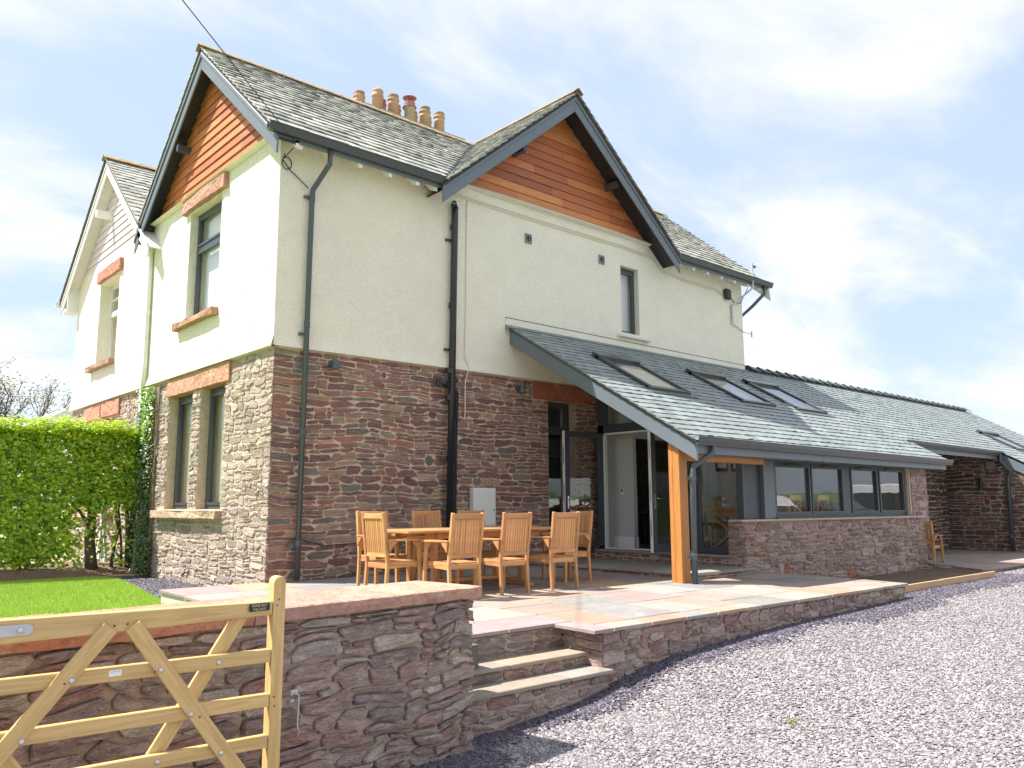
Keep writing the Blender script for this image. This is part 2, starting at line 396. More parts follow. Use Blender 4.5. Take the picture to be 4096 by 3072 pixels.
for ax, st in (('x', (1.2, 22, 22)), ('y', (22, 1.2, 22)), ('z', (22, 22, 1.2))):
    mat('teak_'+ax, (.53,.275,.110), .45, noise=[(1.5,.18)], stretch=st, rand=.17, hue=.010, extra=wood_extra(2.2, .6, (.33,.125,.035), .55), bump=(3,.15,.003))
    mat('pine_'+ax, (.62,.43,.18), .55, noise=[(1.2,.08)], stretch=st, rand=.05, extra=wood_extra(1.6, 1.2, (.46,.27,.09), .55), bump=(3,.1,.002))
    mat('oak_'+ax, (.50,.215,.055), .5, noise=[(1.5,.12)], stretch=st, extra=wood_extra(1.3, .8, (.36,.14,.04), .5), bump=(3,.15,.003))
    mat('dineoak_'+ax, (.48,.26,.10), .4, noise=[(1.5,.1)], stretch=st, extra=wood_extra(1.8, .8, (.30,.15,.05), .5))
mat('board_edge', (.55,.36,.20), .75, noise=[(3,.12),(20,.1)], stretch=(1,12,12), bump=(8,.3,.004))
mat('steel', (.62,.63,.65), .35, metal=.9)
mat('galv', (.55,.56,.58), .45, metal=.5, noise=(9,.12))
mat('chrome', (.75,.75,.76), .18, metal=1)
mat('sign_black', (.02,.02,.02), .4)
mat('brass', (.55,.42,.22), .4, metal=.4)
mat('sign_text', (.70,.58,.40), .5)
mat('ink', (.05,.05,.06), .6)
mat('sticker', (.80,.80,.80), .5)
mat('screw', (.12,.06,.03), .7)
mat('interior_wall', (.50,.50,.48), .9)
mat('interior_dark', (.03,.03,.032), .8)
mat('interior_floor', (.16,.13,.10), .4, noise=(3,.15), stretch=(1,8,1))
mat('ceiling', (.70,.70,.68), .9)
mat('skirting', (.74,.74,.73), .5)
mat('black_leather', (.012,.012,.014), .45)
mat('china', (.80,.80,.79), .15)
mat('paper', (.62,.62,.52), .8)
mat('picture_shape', (.42,.30,.14), .8)
mat('picture_frame', (.03,.028,.028), .4)
mat('blind', (.55,.50,.42), .9)
mat('blind_white', (.80,.80,.78), .9)
mat('plastic_white', (.74,.74,.70), .45)
mat('plastic_black', (.015,.016,.018), .4)
mat('vent_grey', (.20,.21,.22), .5)
mat('copper_lamp', (.50,.10,.04), .3, metal=.6)
mat('cable_cream', (.70,.66,.54), .6)
mat('cable_black', (.012,.012,.012), .5)
mat('bark', (.085,.065,.045), .9, noise=[(8,.3)], bump=(14,.8,.02), stretch=(1,1,.4))
mat('bark_ivy', (.20,.14,.10), .9, noise=[(8,.3)])
mat('soil', (.17,.115,.07), .95, noise=[(4,.25),(30,.25)], bump=[(20,.9,.03),(90,.6,.008)])
mat('lawn', (.22,.37,.035), .95, noise=[(1.2,.18),(8,.2),(50,.25)], bump=(70,.9,.02))
mat('field', (.13,.19,.06), .95, noise=[(.05,.25),(.6,.2)])
mat('hill_green', (.08,.14,.05), .95, noise=[(.01,.25),(.05,.2)])
mat('slate_bed_base', (.07,.06,.075), .9, noise=[(30,.35)], bump=(60,1,.02))
mat('greenhouse', (.55,.60,.55), .4)
mat('drive_base', (.27,.245,.26), .9, noise=[(.5,.10),(40,.35),(130,.35)], bump=[(60,1,.02),(150,.8,.008)])
def chipmat(name, c, rough=.5, amt=.35):
    def f(m, t, B):
        n, k = t.nodes.new, t.links.new
        oi = n('ShaderNodeObjectInfo'); rp = n('ShaderNodeValToRGB'); e = rp.color_ramp.elements
        e[0].position = 0; e[0].color = (*[x*.42 for x in c], 1); e[1].position = 1; e[1].color = (*[min(.9,x*1.8) for x in c], 1)
        e2 = rp.color_ramp.elements.new(.55); e2.color = (*c, 1); e3 = rp.color_ramp.elements.new(.8); e3.color = (c[0]*1.35, c[1]*1.28, c[2]*1.25, 1)
        k(oi.outputs['Random'], rp.inputs[0]); k(rp.outputs[0], B.inputs['Base Color'])
    return mat(name, c, rough, extra=f)
chipmat('chip_slate', (.255,.232,.242), .45)
chipmat('chip_fresh_shade', (.095,.084,.112), .42)  # fresh slate colour with the walls' shade painted in
chipmat('chip_dark', (.085,.075,.098), .42)
def leafmat(name, trans=.35, rough=.42, hue=None):
    def f(m, t, B):
        n, k = t.nodes.new, t.links.new
        src = B.inputs['Base Color'].links[0].from_socket
        tl = n('ShaderNodeBsdfTranslucent'); mm = n('ShaderNodeMixShader'); mm.inputs[0].default_value = trans
        g = n('ShaderNodeMixRGB'); g.blend_type = 'MULTIPLY'; g.inputs[0].default_value = 1; g.inputs[2].default_value = (1.5, 1.45, .55, 1); k(src, g.inputs[1]); k(g.outputs[0], tl.inputs[0])
        o = [x for x in t.nodes if x.type == 'OUTPUT_MATERIAL'][0]; k(B.outputs[0], mm.inputs[1]); k(tl.outputs[0], mm.inputs[2]); k(mm.outputs[0], o.inputs[0])
    return mat(name, tone=True, rough=rough, extra=f)
mat('yard_gravel', (.33,.28,.22), .95, noise=[(3,.2),(40,.3)])
leafmat('leaf'); leafmat('leaf_ivy', .15, .3)
def grassx(m, t, B):
    n, k = t.nodes.new, t.links.new
    oi = n('ShaderNodeObjectInfo'); rp = n('ShaderNodeValToRGB'); e = rp.color_ramp.elements
    e[0].color = (.26,.42,.035,1); e[1].color = (.50,.66,.10,1); k(oi.outputs['Random'], rp.inputs[0]); k(rp.outputs[0], B.inputs['Base Color'])
mat('grass_blade', (.12,.25,.03), .6, extra=grassx)
def fixior(m):
    t = m.node_tree; fr = [x for x in t.nodes if x.type == 'FRESNEL'][0]; ior = fr.inputs['IOR'].default_value
    ge = t.nodes.new('ShaderNodeNewGeometry'); mr = t.nodes.new('ShaderNodeMapRange'); mr.inputs['To Min'].default_value = ior; mr.inputs['To Max'].default_value = 1/ior
    t.links.new(ge.outputs['Backfacing'], mr.inputs['Value']); t.links.new(mr.outputs[0], fr.inputs['IOR'])
for a in (('glass', (.92,.95,.93), 1, 0, .12), ('glass_sky', (.86,.90,.88), 1, 0, .05), ('glass_clear', (.95,.96,.96), 1, 0, 0)): fixior(glassmat(*a))

# ------------------------------------------------------------------ ground
DX = [-60,-20,-2,-.66,.36,1.17,1.82,3.24,4.36,7.16,12,20,60]; DZ = [-1.1,-.92,-.80,-.80,-.71,-.57,-.49,-.42,-.39,-.33,-.30,-.27,-.2]
def drive_z(x, y):
    z = float(np.interp(x, DX, DZ)); f = max(0.0, min(1.0, (-6.2-y)/4.0))
    z2 = float(np.interp(x, [-60,-6,4,20,60], [-1.1,-.86,-.66,-.36,-.2])); return z*(1-f)+z2*f + .012*mnoise.noise(Vector((x*.6,y*.6,0)))
def Tz(y): return .016*y if y < 0 else 0.0     # the terrace falls gently away from the house

def sheet(name, xs, ys, zf, m, keep=None):
    vs = []; idx = {}; fs = []
    for i, x in enumerate(xs):
        for j, y in enumerate(ys): vs.append((x, y, zf(x, y)))
    n = len(ys)
    for i in range(len(xs)-1):
        for j in range(n-1):
            if keep and not keep((xs[i]+xs[i+1])/2, (ys[j]+ys[j+1])/2): continue
            fs.append((i*n+j, (i+1)*n+j, (i+1)*n+j+1, i*n+j+1))
    mb = MB(); mb.add(vs, fs); o = mb.build(name, m, smooth=True); return o
g = MB(); g.add([(-1500,-1500,-1.25),(1500,-1500,-1.25),(1500,1500,-1.25),(-1500,1500,-1.25)], [(0,1,2,3)]); struct(g.build('ground', 'field'))
lin = lambda a, b, n: [a+(b-a)*i/(n-1) for i in range(n)]
struct(sheet('driveway', lin(-30,60,181), lin(-26,-5.2,53), drive_z, 'drive_base', keep=lambda x,y: y < -5.6 or x > 7.6 or x < -9))
# rolling hills far to the south and around, seen only in the window glass
hv = []; hf = []; nh = 96
for i in range(nh):
    a = 2*math.pi*i/nh; h = 17 + 11*mnoise.noise(Vector((math.cos(a)*2, math.sin(a)*2, 3)))
    if math.sin(a) > -.15: h = 3.0
    for r_, z in ((700,-1.3),(900,h*.6),(1150,h),(1400,-1.3)): hv.append((r_*math.cos(a), r_*math.sin(a), z))
for i in range(nh):
    for k_ in range(3): hf.append((i*4+k_, ((i+1) % nh)*4+k_, ((i+1) % nh)*4+k_+1, i*4+k_+1))
g = MB(); g.add(hv, hf); struct(g.build('hills', 'hill_green', smooth=True))

def gn_scatter(name, base, mname, dens, cone, scale, tilt, seed=1, rmin=.6):
    """stuff: chips or blades spread over a surface patch"""
    o = base; o.name = name; stuff(o)
    ng = bpy.data.node_groups.new(name+'_nodes', 'GeometryNodeTree'); ng.interface.new_socket('Geometry', in_out='INPUT', socket_type='NodeSocketGeometry'); ng.interface.new_socket('Geometry', in_out='OUTPUT', socket_type='NodeSocketGeometry')
    n, k = ng.nodes.new, ng.links.new
    gi, go = n('NodeGroupInput'), n('NodeGroupOutput'); dp = n('GeometryNodeDistributePointsOnFaces'); dp.inputs['Seed'].default_value = seed
    k(gi.outputs[0], dp.inputs['Mesh'])
    at = n('GeometryNodeInputNamedAttribute'); at.data_type = 'FLOAT'; at.inputs['Name'].default_value = 'dens'
    mu = n('ShaderNodeMath'); mu.operation = 'MULTIPLY'; k(at.outputs['Attribute'], mu.inputs[0]); mu.inputs[1].default_value = dens; k(mu.outputs[0], dp.inputs['Density'])
    co = n('GeometryNodeMeshCone'); co.inputs['Vertices'].default_value = cone[0]; co.inputs['Radius Top'].default_value = cone[1]; co.inputs['Radius Bottom'].default_value = cone[2]; co.inputs['Depth'].default_value = cone[3]
    sm = n('GeometryNodeSetMaterial'); sm.inputs['Material'].default_value = MATS[mname]; k(co.outputs[0], sm.inputs[0])
    ip = n('GeometryNodeInstanceOnPoints'); k(dp.outputs['Points'], ip.inputs['Points']); k(sm.outputs[0], ip.inputs['Instance'])
    rv = n('FunctionNodeRandomValue'); rv.data_type = 'FLOAT_VECTOR'; rv.inputs[0].default_value = (-tilt, -tilt, 0); rv.inputs[1].default_value = (tilt, tilt, 6.283); k(rv.outputs[0], ip.inputs['Rotation'])
    sv = n('FunctionNodeRandomValue'); sv.data_type = 'FLOAT_VECTOR'; sv.inputs[0].default_value = scale[0]; sv.inputs[1].default_value = scale[1]; sv.inputs['Seed'].default_value = 5; k(sv.outputs[0], ip.inputs['Scale'])
    k(ip.outputs[0], go.inputs[0]); md = o.modifiers.new('scatter', 'NODES'); md.node_group = ng
    o.data.materials.clear(); o.data.materials.append(MATS[mname]); return o
def dens_attr(o, f):
    a = o.data.attributes.new('dens', 'FLOAT', 'POINT'); a.data.foreach_set('value', [f(v.co) for v in o.data.vertices])
def patch(name, xs, ys, zf, keep=None): return sheet(name, xs, ys, zf, 'chip_slate', keep)
def near(co):
    d = (Vector(co) - CAMP).length; q = proj(co)
    if q is None or not (-900 < q[0] < 5600 and q[1] < 4600): return 0.0
    return max(.10, min(1.0, (8.0/d)**1.6))*(.86+.28*mnoise.noise(Vector((co[0]*.7,co[1]*.7,0))))
def drive_keep(x, y):
    if y > -5.80 and x < 7.6: return False
    if y > -5.5 and x < 12.3: return False
    return True
gp = patch('chips', lin(-6,44,201), lin(-15,-5.0,51), lambda x,y: drive_z(x,y)+.004, keep=drive_keep)
dens_attr(gp, near)
gn_scatter('slate_chippings', gp, 'chip_slate', 2900, (6, .0105, .0140, .0050), ((.55,.45,.6),(1.75,1.15,1.5)), .42)

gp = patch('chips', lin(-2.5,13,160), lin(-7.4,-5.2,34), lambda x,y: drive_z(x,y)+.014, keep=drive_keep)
def fresh_shade(co):  # strip by the walls: fresh dark chips, plus wall shade put into their colour
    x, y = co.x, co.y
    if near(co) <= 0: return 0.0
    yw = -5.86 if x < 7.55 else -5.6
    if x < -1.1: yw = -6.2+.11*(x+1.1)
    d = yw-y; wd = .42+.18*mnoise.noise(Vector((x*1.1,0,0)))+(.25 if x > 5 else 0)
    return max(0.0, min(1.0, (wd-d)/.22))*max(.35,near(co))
dens_attr(gp, fresh_shade); gn_scatter('fresh_shaded_chippings', gp, 'chip_fresh_shade', 3200, (6, .0125, .0165, .0055), ((.6,.45,.6),(1.9,1.2,1.6)), .42, seed=11)
# ------------------------------------------------------------------ frames used to place things on walls
Z = Vector((0,0,1))
def frame(O, U, V=Z):
    O, U, V = Vector(O), Vector(U).normalized(), Vector(V).normalized(); n = U.cross(V)
    return lambda u, v, d=0.0: tuple(O + U*u + V*v + n*d)
FRONT = frame((0,0,0), (1,0,0))          # house front, faces -y, u = x
LEFT = frame((0,0,0), (0,-1,0))          # gable wall, faces -x, u = -y
PURPLE0 = [(3,(.130,.075,.070)),(3,(.165,.105,.095)),(2,(.105,.072,.070)),(1.1,(.195,.100,.078)),(1.6,(.165,.135,.110)),(1,(.21,.155,.12)),(.6,(.10,.10,.095))]
PURPLE = [(a, tuple(min(.6, q*k) for q, k in zip(c, (2.15,1.92,1.80)))) for a, c in PURPLE0]
PALE_SUNLIT = [(3,(.46,.355,.31)),(2,(.50,.42,.35)),(2,(.39,.30,.26)),(1,(.54,.46,.38)),(1,(.33,.27,.23))]  # same stone on the gable side, its sunlit paleness put into the colour
GREYB = [(3,(.45,.325,.285)),(3,(.40,.275,.25)),(2,(.50,.40,.34)),(1.6,(.42,.25,.21)),(1,(.33,.255,.235)),(.5,(.48,.41,.35))]
PINKB = [(3,(.46,.32,.285)),(3,(.39,.26,.235)),(2,(.53,.40,.355)),(1,(.31,.22,.20)),(.25,(.42,.20,.12)),(.4,(.38,.32,.29))]

def stone_pieces(us, vs_, holes, seed, place, pal, dep=(.008,.024), **kw):
    r = random.Random(seed*31+1); out = []
    for poly in rubble(us, vs_, holes, seed, **kw):
        vs, fs = stone_geo(poly, place, r.uniform(*dep), r); out.append((vs, fs, jit(pick(pal, r), .16, r)))
    return out

def window(parent, place, u0, u1, v0, v1, dep, fm, panes, fw=.06, name='window', pm='glass', sash=True, thick=.07, handle=None, label=None):
    """panes: list of (u0,u1,v0,v1) in fractions; the frame fills the rest"""
    mb = MB(); U, V = u1-u0, v1-v0; holes = []
    for (a, b, c, d) in panes: holes.append((u0+a*U, u0+b*U, v0+c*V, v0+d*V))
    P = lambda u, v, d=0.0: place(u, v, d-dep)
    wall_panel(mb, (u0,u1), (v0,v1), holes, P, thick)
    w_ = mb.build(name, fm, parent, bevel=.006, label=label)
    for h in holes:
        if sash:                                        # opening sash stands proud of the frame
            s_ = .045; mb = MB(); o = .018
            wall_panel(mb, (h[0]-.012, h[1]+.012), (h[2]-.012, h[3]+.012), [(h[0]+s_-.012, h[1]-s_+.012, h[2]+s_-.012, h[3]-s_+.012)], lambda u, v, d=0.0: P(u, v, d+o), .05)
            mb.build('sash', fm, w_, bevel=.007); a, b, c, d = h[0]+s_-.03, h[1]-s_+.03, h[2]+s_-.03, h[3]-s_+.03
        else: a, b, c, d = h[0]-.01, h[1]+.01, h[2]-.01, h[3]+.01
        MB().add([P(a,c,-.03), P(b,c,-.03), P(b,d,-.03), P(a,d,-.03)], [(0,1,2,3)]).build('pane', pm, w_)
    if handle:
        hb = MB(); hu, hv = handle; hb.prism([P(hu-.012, hv-.06, .02), P(hu+.012, hv-.06, .02), P(hu+.012, hv+.06, .02), P(hu-.012, hv+.06, .02)], Vector(P(0,0,.01))-Vector(P(0,0,0)))
        hb.build('handle', 'anthracite', w_)
    return w_

def slate_course_pieces(O, A, S, n, smax, spans, expo, width, thick, pal, seed, rough_edge=0.0, lift=.010):
    """slates on a roof plane. O ridge origin, A along, S down the slope, n outward; spans(s) -> [(a0,a1),...]"""
    r = random.Random(seed); O, A, S, n = Vector(O), Vector(A), Vector(S), Vector(n); s = 0.0; out = []; row = 0
    while s < smax - .03:
        e = expo(s); e = min(e, smax-s)
        for (a0, a1) in spans(s+e*.6):
            a = a0; first = True
            while a < a1 - .01:
                W = r.uniform(*width);
                if first and row % 2: W *= .5
                first = False
                if a1-(a+W) < width[0]*.45: W = a1-a
                W = min(W, a1-a); b = a+W; g = .0025
                up = s - e*.35 if s > 0 else 0; lo = s+e; t = thick*r.uniform(.8, 1.3)
                l0 = lo + r.uniform(-1,1)*rough_edge*.6; lm1 = lo + r.uniform(-1,1)*rough_edge; lm2 = lo + r.uniform(-1,1)*rough_edge; l1 = lo + r.uniform(-1,1)*rough_edge*.6
                ka = r.uniform(0, .004)+(r.uniform(0,.006) if rough_edge else 0)
                top = [(a+g, up, .002), (b-g, up, .002), (b-g, l1, lift+t+ka), (a+W*.66, lm2, lift+t+ka), (a+W*.33, lm1, lift+t), (a+g, l0, lift+t)]
                tv = [O + A*x + S*y + n*z for x, y, z in top]; bv = [O + A*x + S*y + n*(z-t) for x, y, z in top]
                N_ = 6; vs = tv+bv; fs = [(0,1,2,3,4,5)]
                if (tv[1]-tv[0]).cross(tv[2]-tv[0]).dot(n) < 0: fs = [(5,4,3,2,1,0)]
                for i in range(1, N_): fs.append((i, (i+1) % N_, N_+(i+1) % N_, N_+i))
                out.append((vs, fs, jit(pick(pal, r), .13, r))); a = b
        s += e; row += 1
    return out
def ridge_tiles(parent, P0, P1, n, m, half=.13, drop=.11, raised=0.0, th=.018):
    P0, P1 = Vector(P0), Vector(P1); d = (P1-P0)/n; dd = d.normalized(); sd = dd.cross(Z)
    proto = None
    for i in range(n):
        mb = MB(); L = d.length; A = Vector((0,0,0)); up = Vector((0,0,1))
        sec = [(-half, -drop), (-half*.45, -drop*.42), (0, 0), (half*.45, -drop*.42), (half, -drop)]
        vs = []
        for (x_, lf) in ((.004, raised), (L-.004, 0)):
            for (q, z) in sec: vs.append(Vector((x_, q, z+lf)))
            for (q, z) in sec: vs.append(Vector((x_, q*.97, z+lf-th)))
        fs = []
        for j in range(4): fs += [(j, j+1, 10+j+1, 10+j), (5+j+1, 5+j, 15+j, 15+j+1), (j+1, j, 5+j, 5+j+1), (10+j, 10+j+1, 15+j+1, 15+j)]
        fs += [(0, 10, 15, 5), (4, 9, 19, 14)]
        if proto is None: proto = mb.add(vs, fs).mesh('ridge_tile'); proto.materials.append(MATS[m])
        o = bpy.data.objects.new('ridge_tile', proto); COL.objects.link(o); o.parent = parent
        if parent in WORLD: o.matrix_parent_inverse = WORLD[parent]
        o.rotation_euler = (rnd.uniform(-.01,.01), 0, math.atan2(dd.y, dd.x)); o.location = P0 + d*i + Vector((0,0,rnd.uniform(-.004,.004)))

# ------------------------------------------------------------------ HOUSE
house = thing('house', (0,0,0), 'large cream rendered house with purple stone ground floor and two red timber clad gables', 'house')
ZB = 3.49
door_hole = (5.70, 6.45, -.5, 3.12); up_win = (7.90, 8.50, 4.78, 6.27)
lower = MB()
wall_panel(lower, (0, 7.2), (-.6, ZB), [door_hole], FRONT, .42)
lw = [(-4.36,-3.19,1.05,3.14), (-2.83,-1.76,1.05,3.14)]
wall_panel(lower, (-5.70, -.419), (-.6, ZB), lw, LEFT, .42)
wl = lower.build('wall', 'mortar_pale', house)
sp = stone_pieces((0.0, 7.2), (-.12, ZB-.03), [door_hole, (5.30,6.93,3.11,3.6)], 11, FRONT, PURPLE, dep=(.006,.022), hr=(.06,.14), lr=(.15,.46), gap=.010, warp=.04)
sp2 = stone_pieces((-5.70, 0.0), (-.42, ZB-.03), [(-4.36,-3.19,1.0,3.6), (-2.83,-1.76,1.0,3.6), (-4.43,-1.54,3.12,3.6), (-4.74,-1.68,.86,1.02)], 12, LEFT, PALE_SUNLIT, dep=(.006,.022), hr=(.06,.15), lr=(.14,.40), gap=.014, warp=.05)
lay_pieces(sp+sp2, wl, 'stone', 'stone', 300, 'small_stones')
# upper rendered walls
upm = MB()
UW = (-3.68,-2.20,4.46,6.54)
RF = lambda u, v, d=0.0: FRONT(u, v, d+.045)
RL = lambda u, v, d=0.0: LEFT(u, v, d+.045)
wall_panel(upm, (-.045, 12.6), (ZB, 6.95), [up_win], RF, .46)
wall_panel(upm, (-5.70, -.414), (ZB, 6.95), [UW], RL, .46)
for (pl, a, b) in ((FRONT, -.045, 12.6), (LEFT, -5.7, .045)):          # bell-cast drip at the foot of the render
    e0 = .03
    upm.add([pl(a,ZB-.012,.085), pl(b,ZB-.012,.085), pl(b,ZB+.16,.046), pl(a,ZB+.16,.046), pl(a,ZB-.012,-.05), pl(b,ZB-.012,-.05)], [(0,1,2,3),(4,5,1,0)])
# other sides of the building
upm.box(12.2, 12.6, .415, 5.6, ZB, 7.0); upm.box(.4, 12.6, 5.3, 5.7, 3.0, 7.0)
rw = upm.build('render', 'render_cream', house)
mb = MB(); mb.box(12.2, 12.6, .43, 5.6, -.6, ZB); mb.box(.43, 12.2, 5.28, 5.68, -.6, 3.0); mb.box(7.2, 8.0, .0, .42, -.6, ZB); mb.box(10.6, 12.2, .0, .42, -.6, ZB); mb.box(8.0, 10.6, .0, .42, -.6, .16); mb.box(8.0, 10.6, .0, .42, 2.6, ZB); mb.build('rear_wall', 'mortar', house)
mb = MB(); mb.prism([(12.58,.02,6.95),(12.58,5.6,6.95),(12.58,2.8,9.3)], (-.3,0,0)); mb.build('end_gable', 'render_cream', house)
# reveals in plaster
mb = MB(); mb.box(6.41,6.449,.0,.13,-.05,3.115); mb.build('door_reveal', 'plaster_brown', house)
# red sandstone lintels and sills
SAND = (.44,.155,.085)
def sandstone(name, place, u0, u1, v0, v1, d0, d1, col, rag=.012, n=7, seed=0, par=house):
    r = random.Random(seed); top = []; bot = []
    for i in range(n):
        t = i/(n-1); u = u0+(u1-u0)*t
        bot.append((u, v0 + (r.uniform(0, rag) if 0 < i < n-1 else 0))); top.append((u, v1 + r.uniform(-rag, rag)*.6))
    pts = bot + top[::-1]; mb = MB(); m_ = len(pts)
    vs = [place(u, v, d0) for u, v in pts] + [place(u+(.5-(u-u0)/(u1-u0))*.012, v, d1*(1+r.uniform(-.12,.12))) for u, v in pts]
    fs = [tuple(range(m_, 2*m_))] + [(i, (i+1) % m_, m_+(i+1) % m_, m_+i) for i in range(m_)]
    # fan the front so it undulates
    mb.add(vs, fs, col); return mb.build(name, 'sandstone', par, bevel=.006)
sandstone('lintel', FRONT, 5.30, 6.93, 3.12, 3.46, -.2, .03, (.36,.115,.062), .006, seed=1, n=9)
sandstone('lintel', LEFT, -4.43, -3.06, 3.13, 3.45, -.2, .045, (.52,.27,.18), .012, seed=2)
sandstone('lintel', LEFT, -3.05, -1.54, 3.13, 3.46, -.2, .05, (.50,.25,.16), .012, seed=3)
sandstone('window_sill', LEFT, -4.74, -1.68, .89, 1.03, -.3, .13, (.46,.33,.24), .01, seed=4, n=11)
sandstone('lintel', RL, -3.92, -1.93, 6.55, 6.82, -.2, .09, (.46,.24,.17), .03, seed=5, n=12)
sandstone('window_sill', RL, -4.04, -2.13, 4.33, 4.46, -.3, .12, (.40,.22,.13), .02, seed=6, n=9)
mb = MB(); mb.prism([(7.75,-.045,4.66),(8.78,-.045,4.66),(8.78,-.15,4.66),(7.75,-.15,4.66)], (0,0,.05)); mb.build('window_sill', 'render_trim', house, bevel=.008)
# windows
wd = window(house, LEFT, -4.36, -3.19, 1.03, 3.13, .165, 'anthracite', [(.09,.91,.05,.95)], handle=None)
wd = window(house, LEFT, -2.83, -1.76, 1.03, 3.13, .165, 'anthracite', [(.09,.91,.05,.95)], handle=(-1.95, 2.0))
wd = window(house, RL, -3.68, -2.20, 4.46, 6.54, .15, 'anthracite', [(.06,.94,.04,.64), (.06,.94,.70,.95)])
wd = window(house, RF, 7.90, 8.50, 4.72, 6.27, .13, 'anthracite', [(.12,.88,.06,.94)], pm='glass')
for (pl, a, b, c, d, m_) in ((LEFT,-4.3,-3.2,1.05,3.13,'blind'),(LEFT,-2.82,-1.77,1.05,3.13,'blind'),(RL,-3.66,-2.22,4.5,6.52,'blind_white'),(RF,7.92,8.48,4.8,6.25,'blind_white')):
    MB().add([pl(a,c,-.30), pl(b,c,-.30), pl(b,d,-.30), pl(a,d,-.30)], [(0,1,2,3)]).build('blind', m_, house)
# door with fanlight in the front wall, beside the extension
dw = window(house, FRONT, 5.70, 6.45, -.04, 3.12, .16, 'anthracite', [(.14,.86,.845,.965), (.12,.88,.05,.80)], name='side_door', sash=False, thick=.08)
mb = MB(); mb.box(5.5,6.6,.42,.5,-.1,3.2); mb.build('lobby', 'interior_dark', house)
# ---- timber clad gables
CL = [(3,(.50,.170,.058)),(2,(.42,.125,.045)),(2,(.58,.22,.078)),(1,(.36,.11,.04))]
def clad_gable(place, uc, zb, ztop, k, step=.172, seed=1, flipside=False):
    r = random.Random(seed); z = zb; i = 0
    back = MB(); hw = (ztop-zb)/k
    back.add([place(uc-hw,zb,0.012), place(uc+hw,zb,0.012), place(uc,ztop,0.012)], [(0,1,2)]); back.build('gable_backing', 'roof_deck', house)
    while z < ztop-.12:
        z1 = z+step*1.08; w0 = (ztop-z)/k; w1 = max(.01, (ztop-z1)/k); cuts = [-w0, w0]
        if w0 > .8:
            for _ in range(1 if w0 < 2 else 2):
                c = r.uniform(-w0*.8, w0*.8)
                if min(abs(c-q) for q in cuts) > .5: cuts.append(c)
        cuts.sort()
        for a, b in zip(cuts, cuts[1:]):
            ta = -w1 if a == -w0 else a; tb = w1 if b == w0 else b; g = .003
            d0, d1, t = .045, .018, .016
            vs = [place(uc+a+g, z, d0), place(uc+b-g, z, d0), place(uc+tb-g, z1, d1), place(uc+ta+g, z1, d1), place(uc+a+g, z, d0-t), place(uc+b-g, z, d0-t)]
            MB().add(vs, [(0,1,2,3), (4,5,1,0)], jit(pick(CL, r), .12, r)).build('cladding_board', 'cladding', house)
        z += step; i += 1
clad_gable(FRONT, 6.06, 7.0, 9.36, .835, seed=3)
clad_gable(LEFT, -2.80, 6.93, 9.36, .835, seed=4)
for (pl, c_, zb, hw) in ((FRONT, 6.06, 6.90, 3.0), (LEFT, -2.80, 6.83, 2.9)):       # cream drip band below the boards
    mb = MB(); a, b = c_-hw, c_+hw
    if pl is LEFT: b = .04
    mb.add([pl(a,zb,.05), pl(b,zb,.05), pl(b,zb+.02,.16), pl(a,zb+.02,.16), pl(b,zb+.10,.06), pl(a,zb+.10,.06)], [(0,1,2,3),(3,2,4,5)]); mb.build('drip_band', 'render_trim', house)
# ---- roofs
KP = .8391; SD = math.cos(math.radians(40)); SZ = math.sin(math.radians(40)); RZ = 9.43
roof = MB()
# decks (solid, 60 mm below the slates)
def deck(mb, pts, t=.07): mb.prism([Vector(p)-Vector((0,0,.012)) for p in pts], (0,0,-t))
e = -.42
deck(roof, [(-.34,2.8,RZ),(-.34,e,RZ-(2.8-e)*KP),(2.84,e,RZ-(2.8-e)*KP),(6.06,2.8,RZ)])
deck(roof, [(6.06,2.8,RZ),(9.28,e,RZ-(2.8-e)*KP),(13.22,e,RZ-(2.8-e)*KP),(13.22,2.8,RZ)])
deck(roof, [(6.06,-.56,RZ),(2.84-.1,-.56,RZ-3.32*KP),(2.84-.1,-.42,RZ-3.32*KP),(6.06,2.8,RZ)])
deck(roof, [(6.06,-.56,RZ),(6.06,2.8,RZ),(9.28+.1,-.42,RZ-3.32*KP),(9.28+.1,-.56,RZ-3.32*KP)])
deck(roof, [(-.34,2.8,RZ),(13.22,2.8,RZ),(13.22,6.2,RZ-3.4*KP),(.2,6.2,RZ-3.4*KP),(.2,5.72,RZ-2.92*KP),(-.34,5.95,RZ-3.15*KP)])
rf = roof.build('roof', 'roof_deck', house)
OLD = [(3,(.32,.325,.285)),(3,(.27,.275,.245)),(2,(.38,.385,.34)),(1,(.21,.21,.19)),(1,(.33,.30,.26)),(.8,(.43,.43,.38))]
ex = lambda s: .155 + .026*s
valL = lambda s: (2.8-SD*s)+3.26-.07
pcs = slate_course_pieces((0,2.8,RZ), (1,0,0), (0,-SD,-SZ), (0,-SZ,SD), 4.30, lambda s: [(-.36, max(-.3, valL(s))), (8.86-(2.8-SD*s)+.07, 13.25)], ex, (.20,.42), .020, OLD, 21, .018)
pcs2 = slate_course_pieces((6.06,0,RZ), (0,1,0), (-SD,0,-SZ), (-SZ,0,SD), 4.30, lambda s: [(-.60, max(-.5, (6.06-SD*s)-3.26-.07))], ex, (.20,.42), .020, OLD, 22, .018)
pcs3 = slate_course_pieces((6.06,0,RZ), (0,-1,0), (SD,0,-SZ), (SZ,0,SD), 4.30, lambda s: [(-max(-.5, 8.86-(6.06+SD*s)-.07), .60)], ex, (.30,.5), .016, OLD, 23, .018)
pcs4 = slate_course_pieces((0,2.8,RZ), (-1,0,0), (0,SD,-SZ), (0,SZ,SD), 4.0, lambda s: [(-3.0, .36)], ex, (.34,.6), .016, OLD, 24, .015)
lay_pieces(pcs+pcs2+pcs3+pcs4, rf, 'slate', 'slate_old', 300, 'small_slates')
